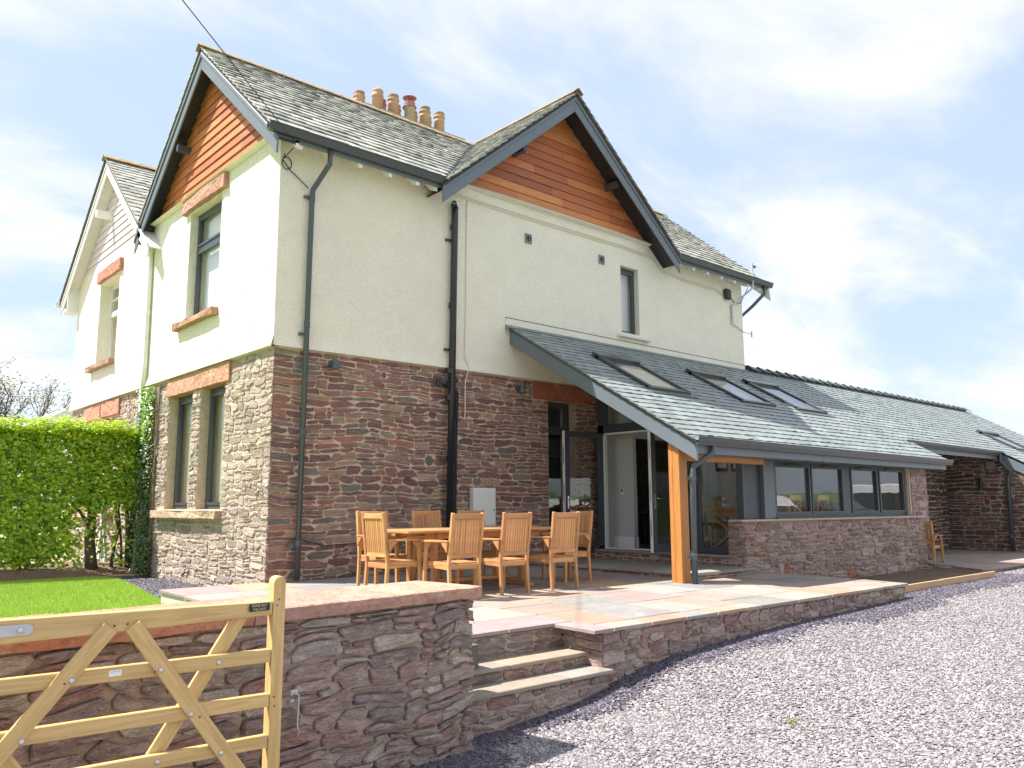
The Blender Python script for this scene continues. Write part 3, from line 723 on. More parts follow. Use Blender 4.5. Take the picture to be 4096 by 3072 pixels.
ridge_tiles(rf, (-.40,2.8,RZ+.085), (6.0,2.8,RZ+.075), 15, 'ridge_clay')
ridge_tiles(rf, (9.0,2.8,RZ+.075), (13.25,2.8,RZ+.085), 9, 'ridge_clay')
ridge_tiles(rf, (6.06,-.64,RZ+.09), (6.06,2.7,RZ+.075), 8, 'ridge_clay')
# lead valley between the two slopes
mb = MB()
v0, v1 = Vector((2.80,-.46,RZ-3.26*KP)), Vector((6.06,2.8,RZ)); o = Vector((.12,-.12,.02)); 
for t in range(7):
    p = v0.lerp(v1, t/7); q = v0.lerp(v1, (t+1)/7+.01)
    mb.add([p+Vector((-.15,0,.035)), p+Vector((0,0,-.0)), q+Vector((0,0,-.0)), q+Vector((-.15,0,.035)), p+Vector((0,-.15,.035)), q+Vector((0,-.15,.035))], [(0,1,2,3),(1,4,5,2)])
mb.build('lead_valley', 'lead', rf)
# ---- barge boards
def barge(parent, place, uc, zt, k, hw, dep, th, m, dtop, foot=.0, soff=.5):
    for s_ in (-1, 1):
        mb = MB(); xo = uc+s_*hw; zo = zt-hw*k
        poly = [(uc, zt), (xo, zo), (xo, zo-dep*.95), (uc, zt-dep)]
        pts = [place(u, v, dtop) for u, v in poly]; n_ = Vector(place(0,0,th))-Vector(place(0,0,0)); mb.prism(pts, n_); b_ = mb.build('barge_board', m, parent, bevel=.006)
        mb = MB(); poly = [(uc, zt+.03), (xo, zo+.03), (xo, zo-.055), (uc, zt-.055)]
        mb.prism([place(u, v, dtop+th*.98) for u, v in poly], n_*.8); mb.build('verge_trim', m, parent, bevel=.006)
        mb = MB(); poly = [(uc, zt-.03), (xo, zo-.03), (xo, zo-.06), (uc, zt-.06)]
        mb.prism([place(u, v, dtop-.001) for u, v in poly], n_*(-(dtop-.02)/th)); mb.build('soffit', 'pipe_black' if m != 'white_paint' else 'white_paint', parent)
barge(house, FRONT, 6.06, 9.33, .835, 3.34, .29, .03, 'grey_board', .50)
barge(house, LEFT, -2.80, 9.30, .835, 3.28, .29, .03, 'grey_board', .29)
for (pl, u, v, d) in ((FRONT,4.80,7.93,.30),(FRONT,7.50,7.93,.30),(LEFT,-3.95,7.9,.2)):
    MB().prism([pl(u-.05,v-.07,0), pl(u+.05,v-.07,0), pl(u+.05,v+.06,0), pl(u-.05,v+.06,0)], Vector(pl(0,0,d+.08))-Vector(pl(0,0,0))).build('purlin_end', 'anthracite', house, bevel=.006)
# ---- gutters, rafter feet
def gutter(parent, p0, p1, outd, m='gutter_grey', w=.13, h=.12, name='gutter'):
    p0, p1, od = Vector(p0), Vector(p1), Vector(outd); mb = MB()
    sec = [(0,0),(.2,-.0),(.24,-.30),(.45,-.62),(.70,-.90),(.78,-1.0),(.0,-1.0)]      # ogee
    sec = [(0,-1),(.62,-1),(.70,-.78),(.84,-.45),(.92,-.12),(1.0,-.10),(1.0,0),(.88,0),(.86,-.1),(.72,-.72),(.1,-.9),(.06,0),(0,0)]
    mb.prism([p0 + od*(a*w) + Z*(b*h) for a, b in sec], p1-p0); return mb.build(name, m, parent)
GZ = 6.735
gutter(house, (-.46,-.425,GZ), (2.80,-.425,GZ), (0,-1,0)); gutter(house, (9.36,-.425,GZ), (13.32,-.425,GZ), (0,-1,0))
MB().box(-.35,2.8,-.43,-.40,6.56,6.72).build('fascia', 'grey_board', house); MB().box(9.3,13.2,-.43,-.40,6.56,6.72).build('fascia', 'grey_board', house)
mb = MB(); mb.add([(-.1,-.40,6.60),(2.84,-.40,6.60),(2.84,-.04,6.93),(-.1,-.04,6.93)], [(0,1,2,3)]); mb.add([(9.3,-.40,6.60),(13.1,-.40,6.60),(13.1,-.04,6.93),(9.3,-.04,6.93)], [(0,1,2,3)]); mb.build('eaves_boards', 'cream_paint', house)
for x in [.10,.62,1.16,1.73,2.28,2.66] + [9.55+.56*i for i in range(7)]:
    MB().prism([(x-.035,-.40,6.49),(x-.035,-.40,6.60),(x-.035,-.05,6.90),(x-.035,-.05,6.76),(x-.035,-.25,6.55)], (.07,0,0)).build('rafter_foot', 'white_paint', house)
MB().prism([(13.21,-.50,6.25),(13.21,-.46,6.62),(13.21,2.8,9.36),(13.21,2.8,9.1)], (.03,0,0)).build('barge_board', 'white_paint', house)
MB().add([(12.6,-.04,6.9),(13.2,-.04,6.9),(13.2,2.8,9.3),(12.6,2.8,9.3)], [(0,1,2,3)]).build('soffit', 'cream_paint', house)
# ---- down pipes on the house
def pipe(parent, pts, r, m, collars=(), name='downpipe', n=12, clips=()):
    mb = MB(); mb.tube(pts, r, n); o = mb.build(name, m, parent, smooth=True)
    for c in collars:
        k_ = MB(); c = Vector(c); k_.tube([c-Z*.05, c-Z*.045, c+Z*.045, c+Z*.05], [r*1.05, r*1.16, r*1.16, r*1.05], n); k_.build('collar', m, o, smooth=False)
    for (c, d) in clips:
        k_ = MB(); k_.beam(Vector(c)+Vector(d)*.02, Vector(c)+Vector(d)*.14, .03, .045); k_.build('clip', m, o)
    return o
pipe(house, [(.59,-.44,6.60),(.59,-.44,6.38),(.48,-.12,6.02),(.47,-.12,5.9),(.42,-.13,0.02)], .042, 'pipe_grey', [(.47,-.12,5.88),(.452,-.124,3.85),(.438,-.127,2.2),(.424,-.13,.55)], clips=[((.50,-.1,5.9),(-1,.3,0)),((.49,-.1,3.7),(-1,.3,0)),((.44,-.1,.52),(-1,.3,0))])
sv = pipe(house, [(3.28,-.14,6.42),(3.28,-.14,6.3),(3.19,-.15,-.03)], .062, 'pipe_black', [(3.28,-.12,6.05),(3.26,-.12,4.6),(3.20,-.13,3.42),(3.20,-.13,2.95)], name='soil_pipe', clips=[((3.27,-.1,5.8),(-1,.3,0)),((3.26,-.1,3.8),(-1,.3,0)),((3.2,-.1,1.9),(-1,.3,0))])
mb = MB()
for k_ in range(10):
    a = 2*math.pi*k_/10; mb.beam((3.28+.055*math.cos(a),-.12+.055*math.sin(a),6.42),(3.28+.035*math.cos(a),-.12+.035*math.sin(a),6.53),.008,.008)
mb.lathe([(.036,0),(.036,.012)],(3.28,-.12,6.53),10); mb.lathe([(.060,0),(.060,.012)],(3.28,-.12,6.46),12); mb.build('vent_cage', 'pipe_black', sv)
mb = MB(); mb.tube([(3.20,-.13,3.15),(3.06,-.15,3.20),(2.98,-.12,3.22)], [.055,.062,.062], 12); mb.tube([(3.20,-.13,3.2),(3.34,-.14,3.28)], .05, 12); mb.lathe([(.085,0),(.085,.03)],(2.99,-.16,3.21),12,axis='y'); mb.build('branch_joint', 'pipe_black', sv)
mb = MB()
for dx_ in (.13,.175,.21):
    mb.tube([(3.20+.10,-.09,3.24),(3.2+dx_+.02,-.07,3.05),(3.2+dx_,-.06,2.3),(3.2+dx_*.95,-.06,1.0),(3.2+dx_*.9,-.06,-.02)], .015, 8)
mb.build('waste_pipes', 'pipe_black', house, smooth=True)
pipe(house, [(-.12,5.72,6.45),(-.10,5.68,6.2),(-.10,5.62,3.9),(-.09,5.68,3.4)], .05, 'pipe_white', [(-.10,5.64,3.95),(-.10,5.65,5.0)])
MB().prism([(-.2,5.62,6.45),(-.04,5.62,6.45),(-.07,5.65,6.2),(-.16,5.65,6.2)], (0,.16,0)).build('hopper', 'pipe_white', house)
pipe(house, [(-.10,5.72,3.42),(-.11,5.80,-.3)], .055, 'pipe_grey', [(-.11,5.76,1.0)])
pipe(house, [(13.0,-.46,6.6),(13.0,-.46,6.42),(12.85,-.2,6.12),(12.72,.1,5.85),(12.70,.12,4.6)], .042, 'pipe_grey')
# ---- small fittings on the house front
for (x, z) in ((5.16,6.265),(7.28,6.265)):
    v_ = MB().box(x-.085,x+.085,-.075,-.044,z-.095,z+.095).build('wall_vent', 'vent_grey', house, bevel=.006)
    MB().lathe([(.06,0),(.058,-.012)],(x,-.0755,z),16,axis='y').build('vent_cap', 'plastic_black', v_); MB().box(x-.008,x+.008,-.094,-.086,z-.055,z+.055).build('vent_bar', 'vent_grey', v_)
mb = MB()
for dz in (0,.05):
    pts = [(2.9,-.065,6.76-dz),(3.5,-.065,6.72-dz),(5,-.065,6.71-dz),(8,-.065,6.72-dz),(9.0,-.065,6.66-dz),(9.35,-.065,6.42-dz),(10.2,-.065,6.36-dz),(11.4,-.065,6.36-dz),(11.75,-.065,6.28-dz)]
    mb.tube(pts, .011, 6)
mb.tube([(3.95-.30,-.06,6.66),(3.62,-.06,6.6),(3.60,-.06,4.5),(3.58,-.06,3.75),(3.66,-.09,3.52),(3.60,-.06,3.3),(3.60,-.05,2.6)], .010, 6)
mb.build('surface_cable', 'cable_cream', house)
for (dx_, dz) in ((0,0),):
    mb = MB(); mb.tube([(11.98,-.07,6.30),(12.25,-.07,6.12),(12.45,-.1,6.15),(12.75,-.15,6.6)], .010, 6); mb.tube([(.02,-.40,6.52),(-.0,-.06,6.43)], .008, 6)
    L = [(.05+.08*math.cos(t*.55+2.4), -.07, 6.36+.10*math.sin(t*.55+2.4)) for t in range(13)]
    mb.tube([(-.0,-.10,6.50)]+L+[(.1,-.07,6.27),(.42,-.08,6.05)], .008, 6); mb.tube([(.40,-.05,.62),(.9,-.05,.50),(1.6,-.05,.52),(2.6,-.05,.49)], .007, 6); mb.build('loose_cable', 'cable_black', house)
# chimney: stack on the rear slope with two rows of pots
st = MB(); st.box(3.4,6.1,3.35,4.45,7.9,9.78); stack = st.build('chimney_stack', 'stack_dark', house)
mb = MB(); mb.box(3.32,6.2,3.27,4.5,9.781,9.82)
mb.add([(3.34,3.29,9.821),(6.18,3.29,9.821),(6.0,3.6,9.90),(3.6,3.6,9.90),(6.0,4.2,9.90),(3.6,4.2,9.90),(6.18,4.48,9.821),(3.34,4.48,9.821)], [(0,1,2,3),(3,2,4,5),(5,4,6,7),(1,6,4,2),(0,3,5,7)]); mb.build('flaunching', 'cement', stack)
def pot(x, y, m, kind, s=1.0, lab=None):
    z = 9.85; s = .82
    prof = [(.165,0),(.152,.40),(.163,.415),(.163,.44),(.152,.455),(.150,.53),(.172,.545),(.172,.57),(.146,.585),(.143,.61),(.150,.69),(.154,.70),(.130,.70),(.120,.66)]
    if kind == 'dome': prof = [(.155,0),(.145,.47),(.165,.49),(.165,.52),(.15,.53),(.155,.62),(.165,.64),(.12,.70),(.05,.735),(.01,.74)]
    if kind == 'cowl': prof = [(.15,0),(.140,.44),(.162,.45),(.166,.50),(.14,.52),(.13,.54)]
    p = MB().lathe([(r_*s, h*s) for r_, h in prof], (x,y,z), 20).build('chimney_pot', m, stack, smooth=True, label=lab)
    if kind == 'holes':
        mb = MB()
        for k_ in range(14):
            a = 2*math.pi*k_/14; mb.beam((x+.138*s*math.cos(a), y+.138*s*math.sin(a), z+.645*s), (x+.152*s*math.cos(a), y+.152*s*math.sin(a), z+.647*s), .022, .022)
        mb.build('vent_holes', 'plastic_black', p)
    if kind == 'cowl':
        c = MB(); c.lathe([(.12,.40),(.165,.42),(.165,.45),(.125,.46),(.125,.50),(.13,.51),(.13,.55),(.03,.56),(.03,.63)], (x,y,z), 18); c.lathe([(.02,.625),(.03,.63),(.165,.665),(.15,.68),(.02,.70)], (x,y,z), 18)
        for k_ in range(4):
            a = .5+math.pi/2*k_; c.beam((x+.12*math.cos(a), y+.12*math.sin(a), z+.42), (x+.12*math.cos(a), y+.12*math.sin(a), z+.66), .010, .010)
        c.build('cowl', 'cowl_pink', p)
for (x, m_, k_, lb) in ((3.93,'pot_clay','dome','capped clay pot'),(4.35,'pot_clay','holes',None),(4.80,'pot_buff','cowl','pot with red rain cowl'),(5.24,'pot_clay','holes',None),(5.66,'pot_clay','holes',None)): pot(x, 3.60, m_, k_, lab=lb)
for (x, m_) in ((3.68,'pot_clay'),(4.25,'pot_red'),(4.66,'pot_clay'),(5.14,'pot_clay'),(5.55,'pot_clay')): pot(x, 3.98, m_, 'holes')

# ------------------------------------------------------------------ NEIGHBOUR (left half of the pair)
nb = thing('neighbour_house', (0,8.5,0), 'white rendered left half of the pair with pale boarded gable behind the hedge', 'house')
NW = [(-9.42,-7.92,4.38,6.34)]; NL = [(-8.62,-7.6,1.0,3.08),(-9.95,-8.9,1.0,3.08)]
mb = MB(); wall_panel(mb, (-11.38,-5.72), (ZB,6.9), NW, RL, .44); mb.box(.39,12.3,10.95,11.38,-.6,6.9); 
mb.add([LEFT(-11.38,ZB-.012,.08), LEFT(-5.72,ZB-.012,.08), LEFT(-5.72,ZB+.15,.046), LEFT(-11.38,ZB+.15,.046)], [(0,1,2,3)])
mb.build('render', 'render_cream', nb)
mb = MB(); wall_panel(mb, (-11.3,-5.72), (-.6,ZB), NL, LEFT, .42); nwl = mb.build('wall', 'mortar_pale', nb)
lay_pieces(stone_pieces((-11.3,-5.72), (-.4,ZB-.03), [(-10.1,-7.37,3.08,3.6)]+[(a,b,.9,3.1) for a,b,_,_ in NL], 41, LEFT, PALE_SUNLIT, hr=(.07,.16), lr=(.14,.42), gap=.02), nwl, 'stone', 'stone', 220, 'small_stones')
sandstone('lintel', LEFT, -10.1, -8.78, 3.09, 3.42, -.2, .05, (.52,.24,.16), .012, seed=7, par=nb); sandstone('lintel', LEFT, -8.72, -7.37, 3.09, 3.43, -.2, .05, (.52,.24,.16), .012, seed=8, par=nb)
sandstone('lintel', RL, -9.5, -7.72, 6.38, 6.66, -.2, .08, (.46,.2,.13), .02, seed=9, par=nb); sandstone('window_sill', RL, -9.8, -7.92, 4.26, 4.38, -.3, .12, (.36,.22,.14), .015, seed=10, par=nb)
sandstone('window_sill', LEFT, -10.1, -7.4, .86, .98, -.3, .12, (.46,.30,.2), .01, seed=11, par=nb)
window(nb, RL, -9.42,-7.92,4.38,6.36,.24,'white_paint',[(.06,.94,.04,.60),(.06,.49,.66,.80),(.51,.94,.66,.80),(.06,.49,.82,.95),(.51,.94,.82,.95)], sash=False)
for a, b, c, d in NL: window(nb, LEFT, a,b,c,d,.24,'white_paint',[(.08,.48,.05,.62),(.52,.92,.05,.62),(.08,.48,.68,.95),(.52,.92,.68,.95)], sash=False)
for (a,b,c,d,m_) in ((-9.4,-7.94,4.4,6.34,'blind'),(-9.9,-7.6,1.0,3.1,'blind')): MB().add([LEFT(a,c,-.38), LEFT(b,c,-.38), LEFT(b,d,-.38), LEFT(a,d,-.38)], [(0,1,2,3)]).build('blind', m_, nb)
r_ = random.Random(5); z = 6.86; uc, zt = -8.56, 9.1
while z < zt-.1:
    w0 = (zt-z)/.835; w1 = max(.01,(zt-z-.19)/.835)
    MB().add([LEFT(uc-w0,z,.05), LEFT(uc+w0,z,.05), LEFT(uc+w1,z+.19,.02), LEFT(uc-w1,z+.19,.02), LEFT(uc-w0,z,.03), LEFT(uc+w0,z,.03)], [(0,1,2,3),(4,5,1,0)]).build('cladding_board', 'cladding_pale', nb); z += .175
NZ = 9.20
mb = MB(); deck(mb, [(-.36,8.56,NZ),(-.36,5.72,NZ-2.84*KP),(12.3,5.72,NZ-2.84*KP),(12.3,8.56,NZ)]); deck(mb, [(-.36,8.56,NZ),(12.3,8.56,NZ),(12.3,11.95,NZ-3.39*KP),(-.36,11.95,NZ-3.39*KP)])
nrf = mb.build('roof', 'roof_deck', nb)
p_ = slate_course_pieces((0,8.56,NZ), (1,0,0), (0,-SD,-SZ), (0,-SZ,SD), 3.66, lambda s: [(-.38, 4.2)], ex, (.22,.45), .014, OLD, 25, .018) + slate_course_pieces((0,8.56,NZ), (-1,0,0), (0,SD,-SZ), (0,SZ,SD), 4.4, lambda s: [(-1.0,.38)], ex, (.3,.5), .016, OLD, 26, .015)
lay_pieces(p_, nrf, 'slate', 'slate_old', 200, 'small_slates')
ridge_tiles(nrf, (-.42,8.56,NZ+.085), (4.0,8.56,NZ+.08), 10, 'ridge_clay')
barge(nb, LEFT, -8.56, 9.08, .835, 3.34, .26, .03, 'white_paint', .29)
mb = MB(); mb.box(-.3,.0,11.4,11.9,6.05,6.12); mb.box(-.3,.0,11.37,11.42,6.05,6.75); mb.build('eaves_box', 'white_paint', nb)
gutter(nb, (-.45,11.93,6.35), (6,11.93,6.35), (0,1,0), m='pipe_white')
MB().prism([LEFT(-8.95,7.85,0), LEFT(-8.80,7.85,0), LEFT(-8.80,8.0,0), LEFT(-8.95,8.0,0)], (-.40,0,0)).build('purlin_end', 'white_paint', nb)
mb = MB(); mb.prism([(-.25,5.62,6.56),(-.25,5.82,6.56),(-.25,5.82,6.60),(-.25,5.62,6.60)], (1.0,0,0)); mb.build('lead_valley', 'lead', nb)
# ------------------------------------------------------------------ EXTENSION: long lean-to with slate roof
ext = thing('extension', (10,-2,0), 'single storey stone extension with grey green slate roof, rooflights and glazed doors', 'extension')
KE, ZE = .577, 4.465; LE = math.hypot(1, KE); CE, SE = 1/LE, KE/LE
RP = frame((0,0,ZE), (1,0,0), (0, CE, SE))          # v is minus the distance down the slope
def ez(y): return ZE + KE*y
SKY = [(5.86,7.0),(8.74,9.93),(10.86,12.1),(22.0,23.35)]
SYL = [(1.12,2.36)]*3+[(2.15,3.1)]
sk = [(a, b, -c1*LE, -c0*LE) for (a, b), (c0, c1) in zip(SKY, SYL)]
s_e1, s_e2, s_e3 = 4.17*LE, 3.33*LE, 5.6*LE
mb = MB()
wall_panel(mb, (4.66,27.4), (-s_e2,-.02), [(a,b,max(c,-s_e2),d) for a,b,c,d in sk], lambda u,v,d=0.0: RP(u,v,d-.012), .04)
wall_panel(mb, (4.66,13.9), (-s_e1,-s_e2), [], lambda u,v,d=0.0: RP(u,v,d-.012), .04)
wall_panel(mb, (19.95,27.4), (-s_e3,-s_e2), [], lambda u,v,d=0.0: RP(u,v,d-.012), .04)
erf = mb.build('roof', 'roof_deck', ext)
mb = MB(); wall_panel(mb, (7.0,13.6), (-3.35*LE,-.05), [(a,b,c,d) for a,b,c,d in sk[:3]], lambda u,v,d=0.0: RP(u,v,d-.056), .20)
wall_panel(mb, (4.72,7.0), (-4.05*LE,-.05), [(a,b,c,d) for a,b,c,d in sk[:1]], lambda u,v,d=0.0: RP(u,v,d-.056), .10); mb.build('ceiling', 'ceiling', ext)
mb = MB(); wall_panel(mb, (19.98,27.3), (-5.3*LE,-3.3*LE), [], lambda u,v,d=0.0: RP(u,v,d-.056), .12); mb.build('porch_soffit', 'grey_board', ext)
NEW = [(3,(.225,.258,.252)),(3,(.20,.232,.23)),(2,(.245,.278,.27)),(1.4,(.185,.212,.215)),(1,(.235,.255,.258))]
def espans(s):
    sp = [(4.60,27.45)] if s < s_e2 else ([(4.60,13.95),(19.88,27.45)] if s < s_e1+.03 else [(19.88,27.45)])
    for a, b, c, d in sk:
        if -d-.02 < s < -c+.06:
            q = []
            for (p0, p1) in sp:
                if b+.05 <= p0 or a-.05 >= p1: q.append((p0, p1)); continue
                if a-.05 > p0: q.append((p0, a-.05))
                if b+.05 < p1: q.append((b+.05, p1))
            sp = q
    return sp
pcs = slate_course_pieces((0,0,ZE), (1,0,0), (0,-CE,-SE), (0,-SE,CE), s_e3, espans, lambda s: .196, (.24,.30), .011, NEW, 31, .006, lift=.008)
lay_pieces(pcs, erf, 'slate', 'slate_new', 300, 'small_slates')
mb = MB(); mb.add([RP(4.56,-.22,.022), RP(12.66,-.22,.022), RP(12.66,.03,.022), RP(4.56,.03,.022), (12.66,-.055,ZE+.11), (4.56,-.055,ZE+.14)], [(0,1,2,3),(3,2,4,5)]); mb.add([RP(4.56,-.22,.022), RP(4.56,.03,.022), (4.56,-.055,ZE+.14), (4.56,-.04,ZE-.1)], [(0,1,2,3)]); mb.build('lead_flashing', 'lead', erf)
ridge_tiles(erf, (12.75,-.02,ZE+.10), (27.4,-.02,ZE+.10), 32, 'ridge_dark', half=.13, drop=.10, raised=.045)
mb = MB(); mb.add([(12.62,.02,ZE+.03),(27.4,.02,ZE+.03),(27.4,4,ZE-2.2),(12.62,4,ZE-2.2)], [(0,1,2,3)]); mb.build('rear_slope', 'slate_edge', erf)
# rooflights
for i, (a, b, c, d) in enumerate(sk):
    mb = MB(); h = .075; fwd_ = .065
    def B(u0, u1, v0, v1, h0, h1, m_=mb):
        P_ = [RP(u0,v0,h0), RP(u1,v0,h0), RP(u1,v1,h0), RP(u0,v1,h0)]; m_.prism(P_, Vector(RP(0,0,h1))-Vector(RP(0,0,h0)))
    B(a-.03,a+fwd_,c,d,.0,h); B(b-fwd_,b+.03,c,d,.0,h); B(a-.03,b+.03,c-.05,c+.06,.0,h*.8); B(a-.03,b+.03,d-.10,d+.09,.0,h*1.35)
    rl = mb.build('rooflight', 'gutter_grey', erf, bevel=.008)
    m2 = MB(); B(a-.10,b+.10,c-.22,c-.05,.014,.026,m2); m2.build('apron', 'gutter_grey', rl)
    MB().add([RP(a+.06,c+.05,.045), RP(b-.06,c+.05,.045), RP(b-.06,d-.09,.045), RP(a+.06,d-.09,.045)], [(0,1,2,3)]).build('pane', 'glass_sky', rl)
    m3 = MB(); B(a+.06,b-.06,d-.26,d-.09,.02,.04,m3); m3.build('top_sash', 'anthracite', rl)
    m4 = MB(); m4.add([RP(a+.03,c+.03,-.30), RP(b-.03,c+.03,-.30), RP(b-.03,d-.03,-.30), RP(a+.03,d-.03,-.30)], [(0,1,2,3)])
    if i == 3: m4.build('blind', 'blind', rl)
    if i == 0:
        m4 = MB(); m4.add([RP(a+.06,c+.05,.0), RP(b-.06,c+.05,.0), RP(b-.06,d-.30,.0), RP(a+.06,d-.30,.0)], [(0,1,2,3)]); m4.build('blind', 'blind', rl)
# barge board, fascia, gutter, post, plate
bx = 4.665
def slope_board(x, y0, y1, dep, th, m, par, name='barge_board', off=-.07):
    mb = MB(); poly = [(x,y0,ez(y0)+off),(x,y1,ez(y1)+off),(x,y1,ez(y1)+off-dep*.92),(x,y0,ez(y0)+off-dep)]; mb.prism(poly, (th,0,0)); return mb.build(name, m, par, bevel=.006)
slope_board(bx, -.05, -4.20, .27, .035, 'grey_board', ext)
mb = MB(); mb.prism([(4.63,-.1,ez(-.1)-.02),(4.63,-4.22,ez(-4.22)-.02),(4.63,-4.22,ez(-4.22)-.04),(4.63,-.1,ez(-.1)-.04)], (.03,0,0)); mb.build('verge_batten', 'slate_edge', ext)
mb = MB(); mb.box(4.70,8.5,-4.15,-4.12,1.84,2.04); mb.build('fascia', 'grey_board', ext, bevel=.005); mb = MB(); mb.box(8.505,13.95,-4.152,-4.12,1.835,2.035); mb.build('fascia', 'grey_board', ext, bevel=.005)
mb = MB(); mb.box(4.96,13.9,-4.12,-3.82,1.84,1.86); mb.build('eaves_soffit', 'grey_board', ext)
gutter(ext, (4.62,-4.155,2.085), (14.05,-4.155,2.05), (0,-1,0), w=.14, h=.12)
mb = MB(); mb.box(13.95,19.9,-3.31,-3.28,ez(-3.3)-.26,ez(-3.3)-.06); mb.build('fascia', 'grey_board', ext)
gutter(ext, (13.75,-3.315,ez(-3.3)-.02), (19.93,-3.315,ez(-3.3)-.04), (0,-1,0), w=.14, h=.12)
slope_board(19.93, -3.32, -5.55, .28, .035, 'grey_board', ext)
po = MB(); po.box(4.74,4.94,-3.81,-3.685,-.10,2.10); po.build('post', 'oak_z', ext, bevel=.006); po = MB(); po.box(4.752,4.94,-3.677,-3.60,-.10,2.14); po.build('post', 'oak_z', ext, bevel=.006)
mb = MB(); mb.box(4.945,7.1,-3.80,-3.66,1.76,1.95); mb.build('timber_plate', 'oak_x', ext, bevel=.005); mb = MB(); mb.box(4.955,5.12,-3.62,-3.48,-.05,1.78); mb.build('post', 'oak_z', ext, bevel=.006)
pipe(ext, [(5.06,-4.20,1.99),(5.06,-4.20,1.86),(4.84,-4.00,1.66),(4.84,-3.98,1.5),(4.83,-3.96,-.06)], .044, 'pipe_grey', [(4.84,-3.98,1.48),(4.83,-3.965,.33)], clips=[((4.84,-3.98,1.48),(-1,.25,0)),((4.83,-3.965,.33),(-1,.25,0))])
pipe(ext, [(19.8,-3.38,2.45),(19.8,-3.38,2.25),(19.88,-3.6,1.95),(19.9,-3.5,1.8),(19.9,-3.46,-.26)], .05, 'pipe_grey', [(19.9,-3.48,1.55),(19.9,-3.46,.2)])
# walls
AE = math.atan2(-.35, 6.75); EF = frame((7.0,-3.43,0), (math.cos(AE), math.sin(AE), 0))
win = (.99, 5.90, .82, 1.95)
mb = MB(); wall_panel(mb, (0.0,6.74), (-.7,.80), [], EF, .32); wall_panel(mb, (5.94,6.74), (.80,1.9), [], EF, .32)
mb.box(13.42,13.72,-3.7,-1.5,-.6,2.0)
ew = mb.build('wall', 'mortar', ext)
ps = stone_pieces((0.0,6.74), (-.46,.79), [], 51, EF, PINKB, dep=(.010,.032), hr=(.07,.18), lr=(.13,.40), warp=.05) + stone_pieces((6.02,6.74), (.80,1.86), [], 52, EF, PINKB, dep=(.010,.030), hr=(.06,.15), lr=(.12,.26))
RW = frame((20.0,-1.85,0), (0,-1,0)); BW = frame((13.7,-1.85,0), (1,0,0))
mb = MB(); mb.prism([RW(0,-.5,-.005),RW(3.7,-.5,-.005),RW(3.7,1.15,-.005),RW(0,3.2,-.005)], (.3,0,0)); wall_panel(mb, (0,6.29), (-.5,3.2), [], BW, .3); ew2 = mb.build('recess_wall', 'mortar', ext)
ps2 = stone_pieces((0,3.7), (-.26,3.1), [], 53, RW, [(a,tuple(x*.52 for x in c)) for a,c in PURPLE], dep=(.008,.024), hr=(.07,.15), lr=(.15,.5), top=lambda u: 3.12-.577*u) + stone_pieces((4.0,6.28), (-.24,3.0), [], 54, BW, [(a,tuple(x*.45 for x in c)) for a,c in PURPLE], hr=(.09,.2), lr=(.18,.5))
ps += stone_pieces((0,.32), (-.46,.79), [], 55, frame((7.0,-3.11,0),(0,-1,0)), PINKB, dep=(.01,.03), hr=(.06,.15), lr=(.12,.2))
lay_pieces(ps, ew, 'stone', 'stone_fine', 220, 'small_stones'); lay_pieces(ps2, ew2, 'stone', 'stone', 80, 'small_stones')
mb = MB(); 
for (a, b) in ((-.16,1.0),(1.005,2.2),(2.205,3.3),(3.305,4.4),(4.405,5.3),(5.305,6.44)):
    MB().prism([EF(a,.80,.07), EF(b,.80,.07), EF(b,.80,-.20), EF(a,.80,-.20)], (0,0,.035), (.52,.40,.33)).build('sill_stone', 'paving', ext, bevel=.004)
mb = MB(); mb.prism([EF(.95,.838,.04), EF(5.94,.838,.04), EF(5.94,.838,-.1), EF(.95,.838,-.1)], (0,0,.02)); mb.build('window_sill', 'anthracite', ext)
mb = MB(); mb.prism([EF(.16,.835,-.10), EF(.66,.835,-.10), EF(.66,.835,-.16), EF(.16,.835,-.16)], (0,0,1.05)); mb.build('corner_panel', 'anthracite', ext); mb = MB(); mb.prism([EF(.66,.835,-.02), EF(.99,.835,-.02), EF(.99,.835,-.14), EF(.66,.835,-.14)], (0,0,1.05)); mb.build('corner_panel', 'grey_board', ext, bevel=.005)
mb = MB(); mb.prism([EF(.6,1.86,-.01), EF(6.0,1.86,-.01), EF(6.0,1.86,-.3), EF(.6,1.86,-.3)], (0,0,.12)); mb.build('window_head', 'anthracite', ext)
mb = MB(); mb.prism([EF(5.90,.80,-.02), EF(6.02,.80,-.02), EF(6.02,.80,-.2), EF(5.90,.80,-.2)], (0,0,1.08)); mb.build('reveal', 'mortar', ext)
L_ = 4.91; fx = lambda u: (u-.99)/L_
ww = window(ext, EF, .99, 5.90, .855, 1.87, .07, 'anthracite', [(fx(1.05),fx(2.19),.07,.93),(fx(2.25),fx(3.36),.07,.93),(fx(3.68),fx(4.71),.07,.93),(fx(4.80),fx(5.83),.07,.93)])
for u in (1.4,2.6,3.95,5.05):
    m_ = MB(); m_.prism([EF(u,1.795,-.035), EF(u+.5,1.795,-.035), EF(u+.5,1.825,-.035), EF(u,1.825,-.035)], Vector(EF(0,0,.02))-Vector(EF(0,0,0))); m_.build('trickle_vent', 'plastic_black', ww)
